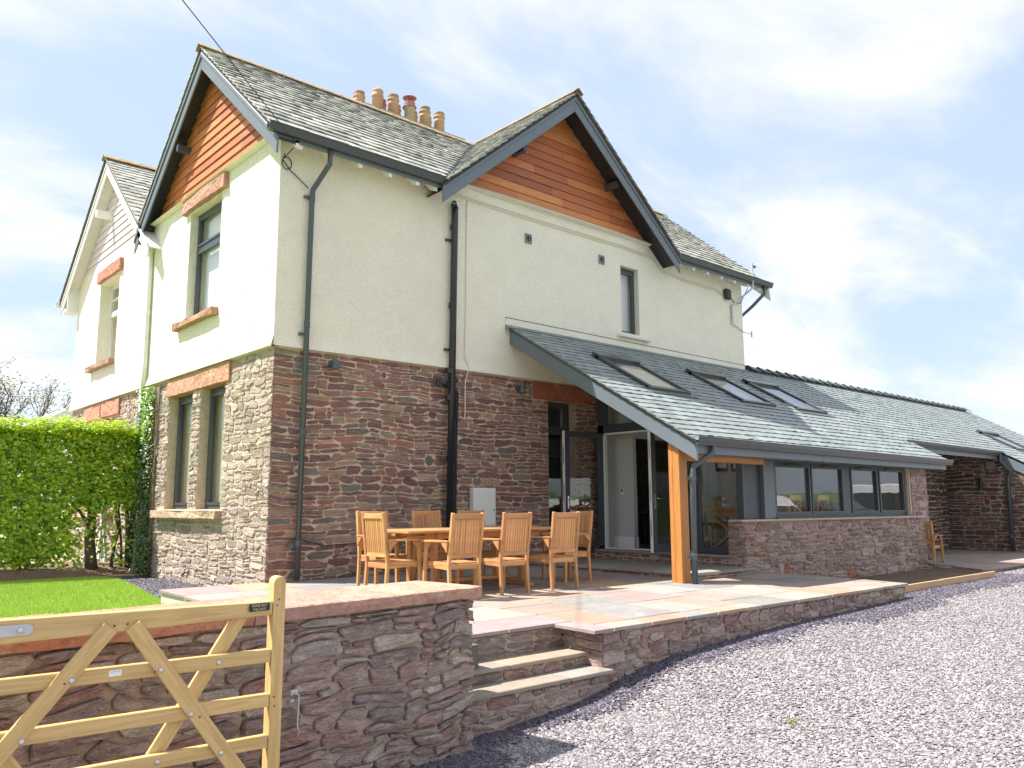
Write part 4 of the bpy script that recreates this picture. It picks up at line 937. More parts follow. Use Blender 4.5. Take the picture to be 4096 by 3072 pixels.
# glazed screen on the side facing the terrace
SC = frame((7.1,0,0), (0,-1,0))
mb = MB()
def bar(u0, u1, v0, v1, d=.035, m_=None): (m_ or mb).prism([SC(u0,v0,-.035), SC(u1,v0,-.035), SC(u1,v1,-.035), SC(u0,v1,-.035)], Vector(SC(0,0,d))-Vector(SC(0,0,-.035)))
bar(.05,.20,.24,4.15); bar(.05,2.60,2.53,2.70); bar(2.38,2.50,.24,2.70); bar(3.26,3.40,.24,2.2); bar(2.50,3.26,.24,.36); bar(2.50,3.26,1.99,2.15); bar(.2,.28,2.7,4.1)
scr = mb.build('glazed_screen', 'anthracite', ext, bevel=.006)
MB().add([SC(2.50,.36), SC(3.26,.36), SC(3.26,1.99), SC(2.50,1.99)], [(0,1,2,3)]).build('pane', 'glass', scr)
MB().add([SC(.28,2.70), SC(2.60,2.70), SC(.28,4.0)], [(0,1,2)]).build('pane', 'glass', scr)
mb = MB(); bar(.20,.235,.24,2.53,.045,mb); bar(.2,2.38,2.495,2.53,.045,mb); bar(.2,2.38,.235,.262,.05,mb); mb.build('door_jamb', 'plastic_white', scr)
def leaf(y, x0, x1, z0, z1, hx, lab):
    P_ = frame((x0,y,0), (1,0,0)); W_ = x1-x0
    l = window(ext, P_, 0, W_, z0, z1, 0, 'anthracite', [(.11,.89,.065,.95)], name='door_leaf', sash=False, thick=.07, label=lab)
    m_ = MB(); m_.box(x0-.012,x0-.001,y+.008,y+.062,z0,z1); m_.build('lock_edge', 'plastic_white', l)
    m_ = MB(); m_.box(x0-.016,x0-.011,y+.02,y+.045,1.15,1.5); m_.box(x0-.016,x0-.011,y+.02,y+.045,.55,.85); m_.box(x0-.016,x0-.011,y+.02,y+.045,1.9,2.2); m_.build('lock_plate', 'steel', l)
    m_ = MB(); m_.box(x0+hx-.018,x0+hx+.018,y-.014,y-.001,1.02,1.27); m_.tube([(x0+hx,y-.012,1.2),(x0+hx,y-.06,1.2),(x0+hx+.02,y-.065,1.2),(x0+hx+.14,y-.065,1.195)], .010, 8); m_.build('handle', 'chrome', l)
    return l
leaf(-.20, 5.96, 7.05, .29, 2.53, .06, 'open door leaf folded back against the stone pier'); leaf(-2.26, 6.02, 7.05, .27, 2.50, .06, 'open door leaf behind the oak post')
# steps up to the screen
mb = MB(); mb.box(5.27,7.0,-3.60,-.03,-.12,.005); mb.build('step_core', 'mortar', ext)
STEPTONES = [(.30,.27,.24),(.34,.30,.26),(.27,.25,.23)]
sp = stone_pieces((0,3.5), (-.09,.0), [], 61, frame((5.28,-.05,0),(0,-1,0)), PURPLE, hr=(.035,.06), lr=(.1,.3)) + stone_pieces((0,1.7), (-.09,.0), [], 62, frame((5.28,-3.59,0),(1,0,0)), PURPLE, hr=(.035,.06), lr=(.1,.3)) + stone_pieces((0,3.28), (.045,.185), [], 63, frame((6.93,-.1,0),(0,-1,0)), PURPLE, hr=(.05,.08), lr=(.1,.3))
lay_pieces(sp, ew, 'stone', 'stone', 40, 'step_stones')
mb = MB(); mb.box(6.92,7.12,-3.36,-.03,-.05,.19); mb.build('step_core', 'mortar', ext)
r_ = random.Random(8)
for (x0,x1,y0,y1) in ((5.22,6.1,-.95,-.03),(6.11,6.93,-.95,-.03),(5.22,5.8,-1.9,-.96),(5.81,6.93,-1.9,-.96),(5.22,6.3,-2.85,-1.91),(6.31,6.93,-2.85,-1.91),(5.22,5.95,-3.65,-2.86),(5.96,6.98,-3.65,-2.86)):
    MB().box(x0,x1,y0,y1,.008,.052, jit(r_.choice(STEPTONES), .1)).build('paving_slab', 'paving', ext, bevel=.006)
for (y0,y1) in ((-1.1,-.05),(-2.2,-1.105),(-3.30,-2.205)): MB().box(6.87,7.15,y0,y1,.192,.228, (.34,.25,.21)).build('paving_slab', 'paving', ext, bevel=.006)
# interior
mb = MB(); mb.box(7.1,13.5,-3.35,-.02,.17,.236); mb.build('floor', 'interior_floor', ext)

for a_ in ((7.2,7.99,.236,4.3),(8.0,10.6,2.5,4.3),(10.61,13.4,.236,4.3)): MB().box(a_[0],a_[1],-.07,-.012,a_[2],a_[3]).build('inner_wall', 'interior_wall', ext)
MB().box(8.0,11.5,-.01,5.2,.17,.235).build('floor', 'interior_floor', ext)
mb = MB(); mb.prism([(13.36,-3.6,.236),(13.36,-.07,.236),(13.36,-.07,4.1),(13.36,-3.6,2.1)],(.05,0,0)); mb.build('inner_wall', 'interior_wall', ext)
mb = MB(); mb.box(7.50,7.60,-.60,-.071,.236,3.6); mb.build('inner_wall', 'interior_wall', ext); mb = MB(); mb.box(7.485,7.499,-.615,-.072,.236,.46); mb.box(7.485,7.6,-.615,-.601,.236,.46); mb.build('skirting', 'skirting', ext)
MB().box(9.6,10.5,1.6,4.5,.236,1.15).build('kitchen_units', 'interior_dark', ext)
# fittings on walls near the extension, separate things
def wall_lamp(x, y, z, lab, kind=0):
    t = thing('wall_lamp', (x,y,z), lab, 'wall light', 'grey downlighters on the stone walls' if kind == 0 else None)
    if kind == 0:
        MB().lathe([(.045,0),(.045,-.03),(.02,-.035),(.02,-.10)], (x,y,z), 14, axis='y').build('bracket', 'pipe_grey', t)
        MB().lathe([(.062,-.075),(.060,-.07),(.045,.07),(.043,.075),(.01,.076)], (x,y-.14,z), 18).build('lamp_shade', 'pipe_grey', t, smooth=False)
        MB().lathe([(.05,-.074),(.05,-.070)], (x,y-.14,z), 14).build('lens', 'white_paint', t)
    return t
wall_lamp(.93,-.03,3.28, 'grey conical wall light between the two downpipes, near the house corner'); wall_lamp(4.88,-.03,3.26, 'grey conical wall light beside the red lintel over the side door')
t = thing('wall_lamp', (19.95,-2.81,1.65), 'black up and down cylinder light on the stone wall of the recess', 'wall light')
MB().tube([(19.85,-2.81,1.48),(19.85,-2.81,1.82)], .05, 14).build('lamp_shade', 'plastic_black', t); MB().box(19.88,19.99,-2.84,-2.78,1.60,1.68).build('bracket', 'plastic_black', t)
MB().box(19.93,19.97,-3.17,-2.95,2.04,2.27).build('wall_vent', 'vent_grey', ext, bevel=.01)
t = thing('meter_box', (4.0,-.05,1.1), 'white meter cabinet on the stone wall behind the garden table', 'meter box')
MB().box(3.73,4.24,-.15,-.02,.72,1.40).build('cabinet', 'plastic_white', t, bevel=.012); MB().box(3.76,4.21,-.163,-.151,.75,1.37).build('door', 'plastic_white', t, bevel=.008); MB().box(4.16,4.18,-.172,-.164,1.0,1.03).build('lock', 'plastic_black', t)
t = thing('junction_box', (12.1,-.12,6.3), 'black junction box under the eaves with two cream cables', 'junction box'); MB().box(11.76,12.0,-.16,-.05,6.15,6.42).build('case', 'plastic_black', t, bevel=.04)
t = thing('aerial_bracket', (12.4,-.1,6.3), 'pale metal aerial bracket bolted below the right end of the gutter', 'bracket')
mb = MB(); mb.beam((12.08,-.07,5.68),(12.08,-.07,6.05),.05,.012,(1,0,0)); mb.tube([(12.08,-.09,5.55),(12.08,-.09,6.02),(12.42,-.50,6.47),(12.42,-.50,7.1)], .026, 8); mb.build('arm', 'galv', t)
mb = MB(); mb.tube([(12.45,-.5,7.03),(12.56,-.5,7.03)], .03, 8); mb.tube([(12.5,-.5,7.0),(12.42,-.5,6.8)], .006, 5); mb.build('clamp', 'anthracite', t)
mb = MB(); mb.tube([(12.1,-.07,5.58),(12.62,-.07,5.42),(12.95,-.07,5.42)], .012, 6); mb.tube([(12.95,-.07,5.34),(12.95,-.07,5.50)], .02, 8); mb.build('tie_rod', 'galv', t)
t = thing('overhead_wire', (-.05,-.42,6.52), 'thin overhead wire running from the corner of the eaves up out of view', 'wire')
mb = MB(); A_ = Vector((.03,-.41,6.55)); d_ = Vector((-2.43,-2.10,.30))
mb.tube([A_+d_*s_+Z*(.012*s_*s_-.12*s_ if s_ < 5 else .012*s_*s_-.12*s_) for s_ in [0,.25,.5,1,1.5,2,3,4,6,8,10]], .007, 5); mb.build('wire', 'cable_black', t)
MB().box(.0,.07,-.43,-.38,6.50,6.60).build('insulator', 'white_paint', t)

# ------------------------------------------------------------------ TERRACE
terr = struct(MB().build('terrace', 'joint_sand'))
def terr_solid():
    mb = MB(); X = [-1.41,-.5,.74,7.46]
    for (x0,x1,y0) in ((-1.41,-.62,-5.60),(-.62,.74,-5.24),(.74,7.49,-5.82)):
        ys = lin(y0, .08, 6)
        for a, b in zip(ys, ys[1:]):
            z0, z1 = Tz(a)-.035, Tz(b)-.035
            mb.add([(x0,a,z0),(x1,a,z0),(x1,b,z1),(x0,b,z1)], [(0,1,2,3)])
        mb.add([(x0,y0,-1),(x1,y0,-1),(x1,y0,Tz(y0)-.035),(x0,y0,Tz(y0)-.035)], [(0,1,2,3)]); mb.add([(x1,.08,-1),(x0,.08,-1),(x0,.08,-.035),(x1,.08,-.035)], [(0,1,2,3)])
        mb.add([(x1,y0,-1),(x1,.08,-1),(x1,.08,-.035),(x1,y0,Tz(y0)-.035)], [(0,1,2,3)])
    return mb
me = terr_solid().mesh('terrace'); me.materials.append(MATS['joint_sand']); terr.data = me; terr['kind'] = 'structure'
mb = MB(); mb.box(-1.425,-1.405,-2.0,.085,-.6,-.04); mb.box(-1.425,-1.405,-4.6,-2.01,-.6,-.04); mb.build('side_face', 'reveal', terr)
# random-pattern sandstone flags
PAV0 = [(3,(.56,.475,.40)),(3,(.54,.43,.345)),(2,(.60,.52,.43)),(1.5,(.62,.42,.30)),(.9,(.60,.48,.32)),(1.8,(.43,.425,.395)),(1.5,(.50,.405,.375)),(.8,(.49,.50,.475))]
PAV = [(a,tuple(x*k for x, k in zip(c,(.57,.545,.56)))) for a,c in PAV0]
G_ = .29; gx0, gx1, gy0, gy1 = -1.46, 7.53, -5.90, .10; NX = int(round((gx1-gx0)/G_)); NY = int(round((gy1-gy0)/G_)); GX = (gx1-gx0)/NX; GY = (gy1-gy0)/NY
def okc(i, j):
    x = gx0+(i+.5)*GX; y = gy0+(j+.5)*GY
    if y < -5.22 and x < .68: return False
    if y < -5.0 and x < -.75: return False
    if 5.4 < x and y > -3.4 and x > 5.45: return False
    return True
used = [[not okc(i,j) for j in range(NY)] for i in range(NX)]; rp_ = random.Random(17)
for j in range(NY-1, -1, -1):
    for i in range(NX):
        if used[i][j]: continue
        opts = [(3,2),(2,3),(2,2),(3,2),(3,3),(2,1),(1,2),(2,3),(1,1)]; rp_.shuffle(opts); opts.sort(key=lambda o: -(o[0]*o[1])*rp_.uniform(.4,1))
        for (w_, h_) in opts+[(1,1)]:
            if i+w_ <= NX and j-h_+1 >= 0 and all(not used[i+a][j-b] for a in range(w_) for b in range(h_)): break
        for a in range(w_):
            for b in range(h_): used[i+a][j-b] = True
        x0, x1 = gx0+i*GX+.009, gx0+(i+w_)*GX-.009; y0, y1 = gy0+(j-h_+1)*GY+.010, gy0+(j+1)*GY-.010
        zz = rp_.uniform(-.002,.002); t = .034; J = lambda: rp_.uniform(-.004,.004)
        vs = [(x0+J(),y0+J(),Tz(y0)+zz),((x0+x1)/2,y0+J(),Tz(y0)+zz),(x1+J(),y0+J(),Tz(y0)+zz),(x1+J(),y1+J(),Tz(y1)+zz),((x0+x1)/2,y1+J(),Tz(y1)+zz),(x0+J(),y1+J(),Tz(y1)+zz)]
        vs += [(a,b,c-t) for a,b,c in vs]; fs = [(0,1,2,3,4,5)]+[((k+1)%6,k,6+k,6+(k+1)%6) for k in range(6)]
        MB().add(vs, fs, jit(pick(PAV, rp_), .07, rp_)).build('paving_slab', 'paving', terr, bevel=.004)
# retaining wall
rwt = thing('retaining_wall', (4,-5.84,-.4), 'low rubble stone wall holding up the front edge of the paved terrace', 'wall')
F1 = frame((.74,-5.84,0),(1,0,0)); F2 = frame((.74,-5.26,0),(0,-1,0)); F3 = frame((7.47,-5.84,0),(0,1,0))
mb = MB(); mb.box(.745,7.465,-5.835,-5.3,-1.0,-.135); core = mb.build('core', 'mortar', rwt)
ps = stone_pieces((0,6.73), (-.92,-.14), [], 71, F1, GREYB, dep=(.010,.030), hr=(.06,.14), lr=(.12,.34), warp=.05, gap=.013) + stone_pieces((0,.58), (-.80,-.14), [], 72, F2, [(1,(.42,.30,.24)),(1,(.36,.25,.21)),(1,(.46,.38,.30))], dep=(.010,.03), hr=(.08,.14), lr=(.16,.34)) + stone_pieces((0,.5), (-.7,-.14), [], 73, F3, GREYB, hr=(.08,.16), lr=(.16,.34))
lay_pieces(ps, rwt, 'stone', 'stone_fine', 260, 'small_stones')
# steps
stp = thing('stone_steps', (0,-5.6,-.4), 'two sandstone treads cut into the terrace between the coped wall and the retaining wall', 'steps')
mb = MB(); mb.box(-1.05,.735,-5.62,-5.27,-1.0,-.365); mb.box(-1.05,.735,-5.90,-5.62,-1.0,-.50); mb.box(-1.0,.735,-5.27,-5.20,-1.0,-.135); mb.build('core', 'mortar', stp)
ps = []
for (y, z0, z1, sd) in ((-5.27,-.35,-.14,81),(-5.62,-.47,-.37,82),(-5.90,-.98,-.505,83)):
    ps += stone_pieces((-1.02,.735), (z0,z1), [], sd, frame((0,y,0),(1,0,0)), GREYB, dep=(.008,.024), hr=(.055,.14), lr=(.12,.36), gap=.012, warp=.03)
lay_pieces(ps, stp, 'stone', 'stone_fine', 120, 'small_stones')
for (x0,x1,y0,y1,z,c) in ((-1.1,-.30,-5.66,-5.28,-.33,(.27,.225,.185)),(-.295,.735,-5.665,-5.28,-.33,(.30,.235,.17)),(-1.15,.18,-5.96,-5.60,-.46,(.28,.235,.185)),(.185,.76,-5.965,-5.60,-.46,(.29,.26,.225))):
    MB().box(x0,x1,y0,y1,z-.038,z,c).build('tread', 'paving', stp, bevel=.006)
# coped garden wall in the foreground
gw = thing('garden_wall', (-4,-6.4,-.3), 'thick rubble stone garden wall with broad red sandstone coping behind the gate', 'wall')
ag = math.radians(6.2); Ug = Vector((math.cos(ag), math.sin(ag), 0)); R0 = Vector((-1.15,-6.15,0)); O0 = R0 - Ug*7.2
GW = frame(O0, Ug); WL = 7.2
mb = MB(); mb.prism([GW(0,-1.4,-.01), GW(WL-.01,-1.4,-.01), GW(WL-.01,.355,-.01), GW(0,.355,-.01)], Vector(GW(0,0,-.68))-Vector(GW(0,0,0))); mb.build('core', 'mortar', gw)
ps = stone_pieces((0,WL), (-1.25,.350), [], 91, GW, GREYB, dep=(.016,.048), hr=(.05,.12), lr=(.13,.42), gap=.014, warp=.06)
lay_pieces(ps, gw, 'stone', 'stone_fine', 300, 'small_stones')
cops = [(7.27,6.42),(6.415,5.25),(5.245,4.35),(4.345,3.2),(3.195,2.1),(2.095,.9),(.895,-.2)]
cc = [(.48,.27,.19),(.42,.235,.18),(.46,.22,.14),(.47,.19,.10),(.43,.21,.12),(.44,.19,.11),(.43,.22,.16)]
rc = random.Random(3)
for (b, a), c in zip(cops, cc):
    n_ = 8; f_ = []; bk = []
    for i in range(n_+1):
        u = a+(b-a)*i/n_; f_.append((u, .065+rc.uniform(-.014,.014)))
    zt, zb = .452+rc.uniform(-.004,.004), .362
    vs = []; fs = []
    for (u, d) in f_:
        vs += [GW(u,zb+rc.uniform(-.006,.006),d-.006), GW(u,zb+.045,d+rc.uniform(-.006,.010)), GW(u,zt-.006,d-.004), GW(u,zt,d-.016), GW(u,zt,-.72), GW(u,zb,-.72)]
    for i in range(n_):
        for k_ in range(6): fs.append((i*6+k_, (i+1)*6+k_, (i+1)*6+(k_+1) % 6, i*6+(k_+1) % 6))
    fs.append((0,1,2,3,4,5)); fs.append(tuple(n_*6+k_ for k_ in range(6))[::-1])
    MB().add(vs, fs, c).build('coping_stone', 'sandstone', gw)
hk = thing('gate_hook', (-2.78,-6.42,-.12), 'galvanised gate stay hook hanging on the rubble wall right of the gate', 'hook')
hu = (Vector((-2.78,-6.42,0))-O0).dot(Ug)
mb = MB(); mb.prism([GW(hu-.03,-.10,.05), GW(hu+.02,-.10,.05), GW(hu+.02,-.07,.05), GW(hu-.03,-.07,.05)], Vector(GW(0,0,.015))-Vector(GW(0,0,0))); mb.prism([GW(hu-.03,-.145,.05), GW(hu-.0,-.145,.05), GW(hu-.0,-.125,.05), GW(hu-.03,-.125,.05)], Vector(GW(0,0,.015))-Vector(GW(0,0,0))); mb.build('plate', 'galv', hk)
mb = MB(); mb.tube([GW(hu-.01,-.09,.08), GW(hu+.012,-.10,.09), GW(hu+.012,-.29,.085), GW(hu+.022,-.33,.09), GW(hu+.03,-.35,.075), GW(hu+.02,-.365,.07)], .006, 8); mb.build('rod', 'galv', hk, smooth=True)
# right hand patio, soil bed and timber edging
def clip(poly, a, b, c):      # keep a*x+b*y+c >= 0
    o = []
    for i in range(len(poly)):
        p, q = poly[i], poly[(i+1) % len(poly)]; dp, dq = a*p[0]+b*p[1]+c, a*q[0]+b*q[1]+c
        if dp >= 0: o.append(p)
        if (dp >= 0) != (dq >= 0): t = dp/(dp-dq); o.append((p[0]+(q[0]-p[0])*t, p[1]+(q[1]-p[1])*t))
    return o
pat = MB(); pat.prism([(12.65,-5.15,-.24),(32,-5.0,-.24),(32,-1.8,-.24),(13.45,-1.8,-.24),(13.45,-3.9,-.24)], (0,0,-.5)); pat = struct(pat.build('patio', 'mortar'))
y = -1.85; rq = random.Random(4)
while y > -5.2:
    y1 = y - rq.choice((.45,.6)); x = 12.5
    while x < 26:
        x1 = x + rq.choice((.6,.9,.6,.45)); q = [(x+.006,y1+.006),(x1-.006,y1+.006),(x1-.006,y-.006),(x+.006,y-.006)]
        # left edge runs from (13.45,-3.92) to (12.62,-5.18)
        ex_, ey_ = 12.62-13.45, -5.18+3.92
        q = clip(q, -ey_, ex_, -(-ey_*13.45+ex_*-3.92)); q = clip(q, .012, 1, 5.18-.012*12.62)
        q = clip(q, 1, 0, -13.45) if y > -3.9 and len(q) > 2 else q
        if len(q) > 2: MB().prism([(a,b,-.235) for a,b in q], (0,0,.035), jit(pick(PAV, rq), .07, rq)).build('paving_slab', 'paving', pat)
        x = x1
    y = y1
mb = MB(); mb.add([(7.47,-5.52,-.30),(12.7,-5.52,-.28),(13.7,-3.3,-.31),(7.0,-3.3,-.37)], [(0,1,2,3)]); struct(mb.build('soil_bed', 'soil'))
tb = thing('timber_edging', (9.8,-5.54,-.25), 'pale timber edging board between bare soil and purple slate on the right', 'edging', 'timber edging boards')
mb = MB(); mb.box(7.50,9.6,-5.57,-5.53,-.5,-.19); mb.build('board', 'board_edge', tb, bevel=.004); mb = MB(); mb.box(9.605,12.1,-5.575,-5.535,-.5,-.185); mb.build('board', 'board_edge', tb, bevel=.004)
# ------------------------------------------------------------------ GATE
YG = -6.95
gt = thing('field_gate', (-4.2,YG,-.5), 'open pale timber five bar gate with PLEASE SHUT THE GATE plate', 'gate')
GX0 = -6.45
def rail(z0a, z1a, z0b, z1b, name='rail', dy=0):   # a: at stile (right), b: at hanging end (left)
    mb = MB(); x0, x1 = GX0, -3.225; yf = YG
    vs = [(x0,yf,z0b),(x1,yf,z0a),(x1,yf,z1a),(x0,yf,z1b)]; vs += [(x,yf+.062 if name == 'top_rail' else yf+.035,z) for x,_,z in vs]
    mb.add(vs, [(0,1,2,3),(7,6,5,4),(0,4,5,1),(1,5,6,2),(2,6,7,3),(3,7,4,0)]); return mb.build(name, 'pine_x', gt, bevel=.004)
rail(.485,.560,.440,.600,'top_rail')
# rails fall very slightly to the latch end
rail(.228,.300,.262,.334); rail(-.010,.062,.032,.104); rail(-.226,-.156,-.18,-.11); rail(-.47,-.39,-.42,-.34)
mb = MB(); n_ = 8; xs0, xs1 = -3.222, -3.150; yd = .075
prof = [(xs0,-.58),(xs1,-.58),(xs1,.66)] + [((xs0+xs1)/2+(xs1-xs0)/2*math.cos(a), .66+.036*math.sin(a)) for a in lin(.15, math.pi-.15, 8)] + [(xs0,.66)]
prof = [(x, z) for x, z in prof]; mb.prism([(x,YG-.004,z) for x,z in prof], (0,yd,0)); mb.build('stile', 'pine_z', gt, bevel=.004)
mb = MB(); mb.box(GX0-.11,GX0,-.004+YG,YG+.075,-.55,.95); mb.build('hanging_stile', 'pine_z', gt, bevel=.005)
def brace(xa, za, xb, zb, y, wd=.080, th=.022):
    A, B_ = Vector((xa,y,za)), Vector((xb,y,zb)); L = (B_-A).length; m_ = MB(); m_.box(0,L,-th/2,th/2,-wd/2,wd/2)
    o = m_.build('brace', 'pine_x', gt, bevel=.003); o.location = A; o.rotation_euler = (0,-math.atan2(zb-za, xb-xa),0)
    # cut flush under the top rail is hidden behind its lower edge
    return o
brace(-4.085,.50,-4.93,-.50,YG-.012); brace(-3.98,.50,-3.26,-.50,YG-.0125)
brace(-3.385,.50,-4.02,-.47,YG+.047); brace(-4.90,.52,-4.2,-.47,YG+.047)
for (x, z) in ((-4.436,.029),(-4.244,.271),(-3.831,.267),(-3.667,.024),(-3.497,-.197),(-3.522,.262),(-3.815,-.185),(-4.60,-.17),(-4.474,.524)):
    yb = YG-.024 if (x, z) not in ((-3.522,.262),(-3.815,-.185)) else YG
    if z > .5: yb = YG-.008
    MB().lathe([(.014,0),(.013,-.004),(.007,-.008),(.001,-.009)], (x,yb,z), 12, axis='y').build('coach_bolt', 'steel', gt, smooth=True)
for (x, z) in ((-4.062,.505),(-4.0,.508),(-3.19,.567),(-3.20,.535),(-3.20,.04),(-3.195,-.01),(-4.275,.262),(-3.86,.262),(-3.62,.005)): MB().lathe([(.0055,0),(.004,-.002)], (x,YG-.026 if abs(x+4.27)<.02 or abs(x+3.86)<.02 or abs(x+3.62)<.02 else YG-.0045,z), 8, axis='y').build('screw', 'screw', gt)
mb = MB(); xs = [GX0,-4.455]; 
st_ = [(GX0,.500),(-4.445,.500),(-4.43,.505),(-4.421,.515),(-4.421,.535),(-4.43,.546),(-4.445,.551),(GX0,.551)]
mb.prism([(x,YG-.001,z) for x,z in st_], (0,-.006,0)); mb.build('hinge_strap', 'galv', gt, bevel=.001)
pl = MB().box(-3.372,-3.240,YG-.0040,YG-.0008,.507,.558).build('name_plate', 'brass', gt)
MB().box(-3.368,-3.244,YG-.0052,YG-.0042,.511,.554).build('plate_face', 'sign_black', pl)
def text(s, x, y, z, size, m, par, sx=1.0):
    cu = bpy.data.curves.new('lettering', 'FONT'); cu.body = s; cu.size = size; cu.align_x = 'CENTER'; cu.align_y = 'CENTER'; cu.offset = 0; cu.resolution_u = 3
    tmp = bpy.data.objects.new('tmp', cu); COL.objects.link(tmp); bpy.context.view_layer.update()
    me = bpy.data.meshes.new_from_object(tmp.evaluated_get(bpy.context.evaluated_depsgraph_get())); bpy.data.objects.remove(tmp)
    me.transform(Matrix.Translation((x,y,z)) @ Matrix.Rotation(math.pi/2, 4, 'X') @ Matrix.Diagonal((sx,1,1,1))); me.materials.clear(); me.materials.append(MATS[m])
    return link('lettering', me, par)
text('PLEASE SHUT', -3.306, YG-.0062, .5425, .0195, 'sign_text', pl, .80); text('THE GATE', -3.306, YG-.0062, .5215, .0195, 'sign_text', pl, .86)
for (x, z) in ((-3.365,.550),(-3.247,.550),(-3.365,.515),(-3.247,.515)): MB().lathe([(.0022,0),(.002,-.001)],(x,YG-.0053,z),8,axis='y').build('screw', 'brass', pl)
sk_ = MB().box(-4.073,-4.014,YG-.002,YG-.0006,.262,.292).build('maker_sticker', 'sticker', gt)
text('& SONS LTD', -4.043, YG-.0026, .284, .0078, 'ink', sk_); text('TEL', -4.043, YG-.0026, .268, .005, 'ink', sk_)

# ------------------------------------------------------------------ GARDEN TABLE AND CHAIRS
def chair_proto(label, group):
    t = thing('garden_chair', (0,0,0), label, 'chair', group, local=True)
    H = 1.065
    for s in (-1, 1):
        mb = MB(); mb.beam((s*.237,-.25,.0),(s*.237,-.215,.44),.042,.042,(0,1,0)); mb.beam((s*.237,-.215,.43),(s*.237,-.285,H),.042,.045,(0,1,0)); mb.build('back_post', 'teak_z', t, bevel=.004)
        mb = MB(); mb.beam((s*.262,.262,0),(s*.255,.245,.69),.045,.045,(0,1,0),taper=.9); mb.build('leg', 'teak_z', t, bevel=.004)
        mb = MB(); mb.prism([(s*.285,-.24,.705),(s*.235,-.24,.705),(s*.23,.10,.70),(s*.225,.30,.69),(s*.25,.325,.69),(s*.287,.325,.69),(s*.295,.28,.69),(s*.292,.0,.703)], (0,0,.024)); mb.build('arm', 'teak_y', t, bevel=.004)
        mb = MB(); mb.prism([(s*.245,.225,.69),(s*.245,.15,.69),(s*.245,.175,.655),(s*.245,.225,.60)], (s*.022,0,0)); mb.prism([(s*.262,-.225,.70),(s*.262,-.10,.70),(s*.262,-.14,.66),(s*.262,-.215,.58)], (s*.02,0,0)); mb.build('arm_bracket', 'teak_z', t)
        mb = MB(); mb.prism([(s*.235,-.21,.445),(s*.235,.235,.435),(s*.235,.235,.365),(s*.235,.12,.375),(s*.235,-.08,.37),(s*.235,-.21,.36)], (s*-.022,0,0)); mb.build('side_rail', 'teak_y', t, bevel=.003)
    MB().box(-.235,.235,.228,.25,.365,.435).build('front_rail', 'teak_x', t, bevel=.003); MB().box(-.216,.216,-.225,-.203,.37,.435).build('rear_rail', 'teak_x', t, bevel=.003)
    th = .11
    MB().beam((-.216,-.2785,H-.045),(.216,-.2785,H-.045),.028,.070,(0,th,1)).build('top_rail', 'teak_x', t, bevel=.004)
    MB().beam((-.216,-.2285,.535),(.216,-.2285,.535),.026,.055,(0,th,1)).build('lower_rail', 'teak_x', t, bevel=.003)
    me = MB().beam((0,-.2335,.562),(0,-.2752,H-.08),.034,.012,(0,1,0)).mesh('slat', bevel=.002); me.materials.append(MATS['teak_z'])
    for i in range(10): o = bpy.data.objects.new('slat', me); COL.objects.link(o); o.parent = t; o.location.x = -.194+.0432*i
    me = MB().box(-.0235,.0235,-.20,.262,.436,.454).mesh('seat_slat', bevel=.002); me.materials.append(MATS['teak_y'])
    for i in range(9): o = bpy.data.objects.new('seat_slat', me); COL.objects.link(o); o.parent = t; o.location.x = -.208+.052*i
    return t
GRP = 'teak armchairs around the terrace table'
ch0 = chair_proto('teak chair at the left end of the table, nearest the down pipe', GRP)
spots = [(.60,-2.36,-90,None),
    (1.10,-2.99,0,'near side teak chair at the left, beside the foreground wall coping'),
    (1.93,-2.98,2,'middle teak chair of the three on the near side, back to the viewer'),
    (2.86,-2.98,-1,'near side teak chair at the right, standing clear on the grey flags'),
    (3.75,-2.40,84,'teak chair at the right end of the table in front of the glass doors'),
    (1.06,-1.42,180,'far side teak chair at the left, mostly behind the end chair'),
    (2.00,-1.44,180,'middle far side teak chair against the stone wall, left of the black pipe'),
    (2.87,-1.44,180,'far side teak chair at the right in front of the white meter box')]
for i, (x, y, a, lb) in enumerate(spots):
    c = ch0 if i == 0 else copytree(ch0)
    c.location = (x, y, Tz(y)-.012); c.rotation_euler = (.016,0,math.radians(a))
    if lb: c['label'] = lb
for (x, y, a, lb) in ((13.78,-3.62,-84,'nearer oak coloured chair half hidden behind the end of the window wall'),(14.6,-2.7,-88,'farther chair in the shaded recess beyond the window wall')):
    c = copytree(ch0); c.location = (x, y, -.2); c.rotation_euler = (0,0,math.radians(a)); c['label'] = lb; c['group'] = 'chairs in the recess'; c.scale = (1.1,1.1,.85)
tb_ = thing('garden_table', (2.0,-2.2,-.035), 'long slatted teak extending table with trestle legs on the terrace', 'table')
tx0, tx1, ty0, ty1, tz = .60, 3.40, -2.72, -1.68, .775
nb_ = 9
for i in range(nb_):
    a = ty0+.055+(ty1-ty0-.11)*i/nb_; b = ty0+.055+(ty1-ty0-.11)*(i+1)/nb_-.006
    for (p, q) in ((tx0+.062,1.45),(1.455,2.55),(2.555,tx1-.062)): MB().box(p,q,a,b,tz-.028,tz).build('top_slat', 'teak_x', tb_, bevel=.002)
for (x0,x1,y0,y1,ax) in ((tx0,tx0+.058,ty0,ty1,'y'),(tx1-.058,tx1,ty0,ty1,'y'),(tx0+.06,tx1-.06,ty0,ty0+.05,'x'),(tx0+.06,tx1-.06,ty1-.05,ty1,'x')): MB().box(x0,x1,y0,y1,tz-.032,tz+.001).build('top_rail', 'teak_'+ax, tb_, bevel=.004)
MB().box(.98,3.0,ty0+.16,ty0+.185,tz-.12,tz-.033).build('apron', 'teak_x', tb_, bevel=.003); MB().box(.98,3.0,ty1-.185,ty1-.16,tz-.12,tz-.033).build('apron', 'teak_x', tb_, bevel=.003)
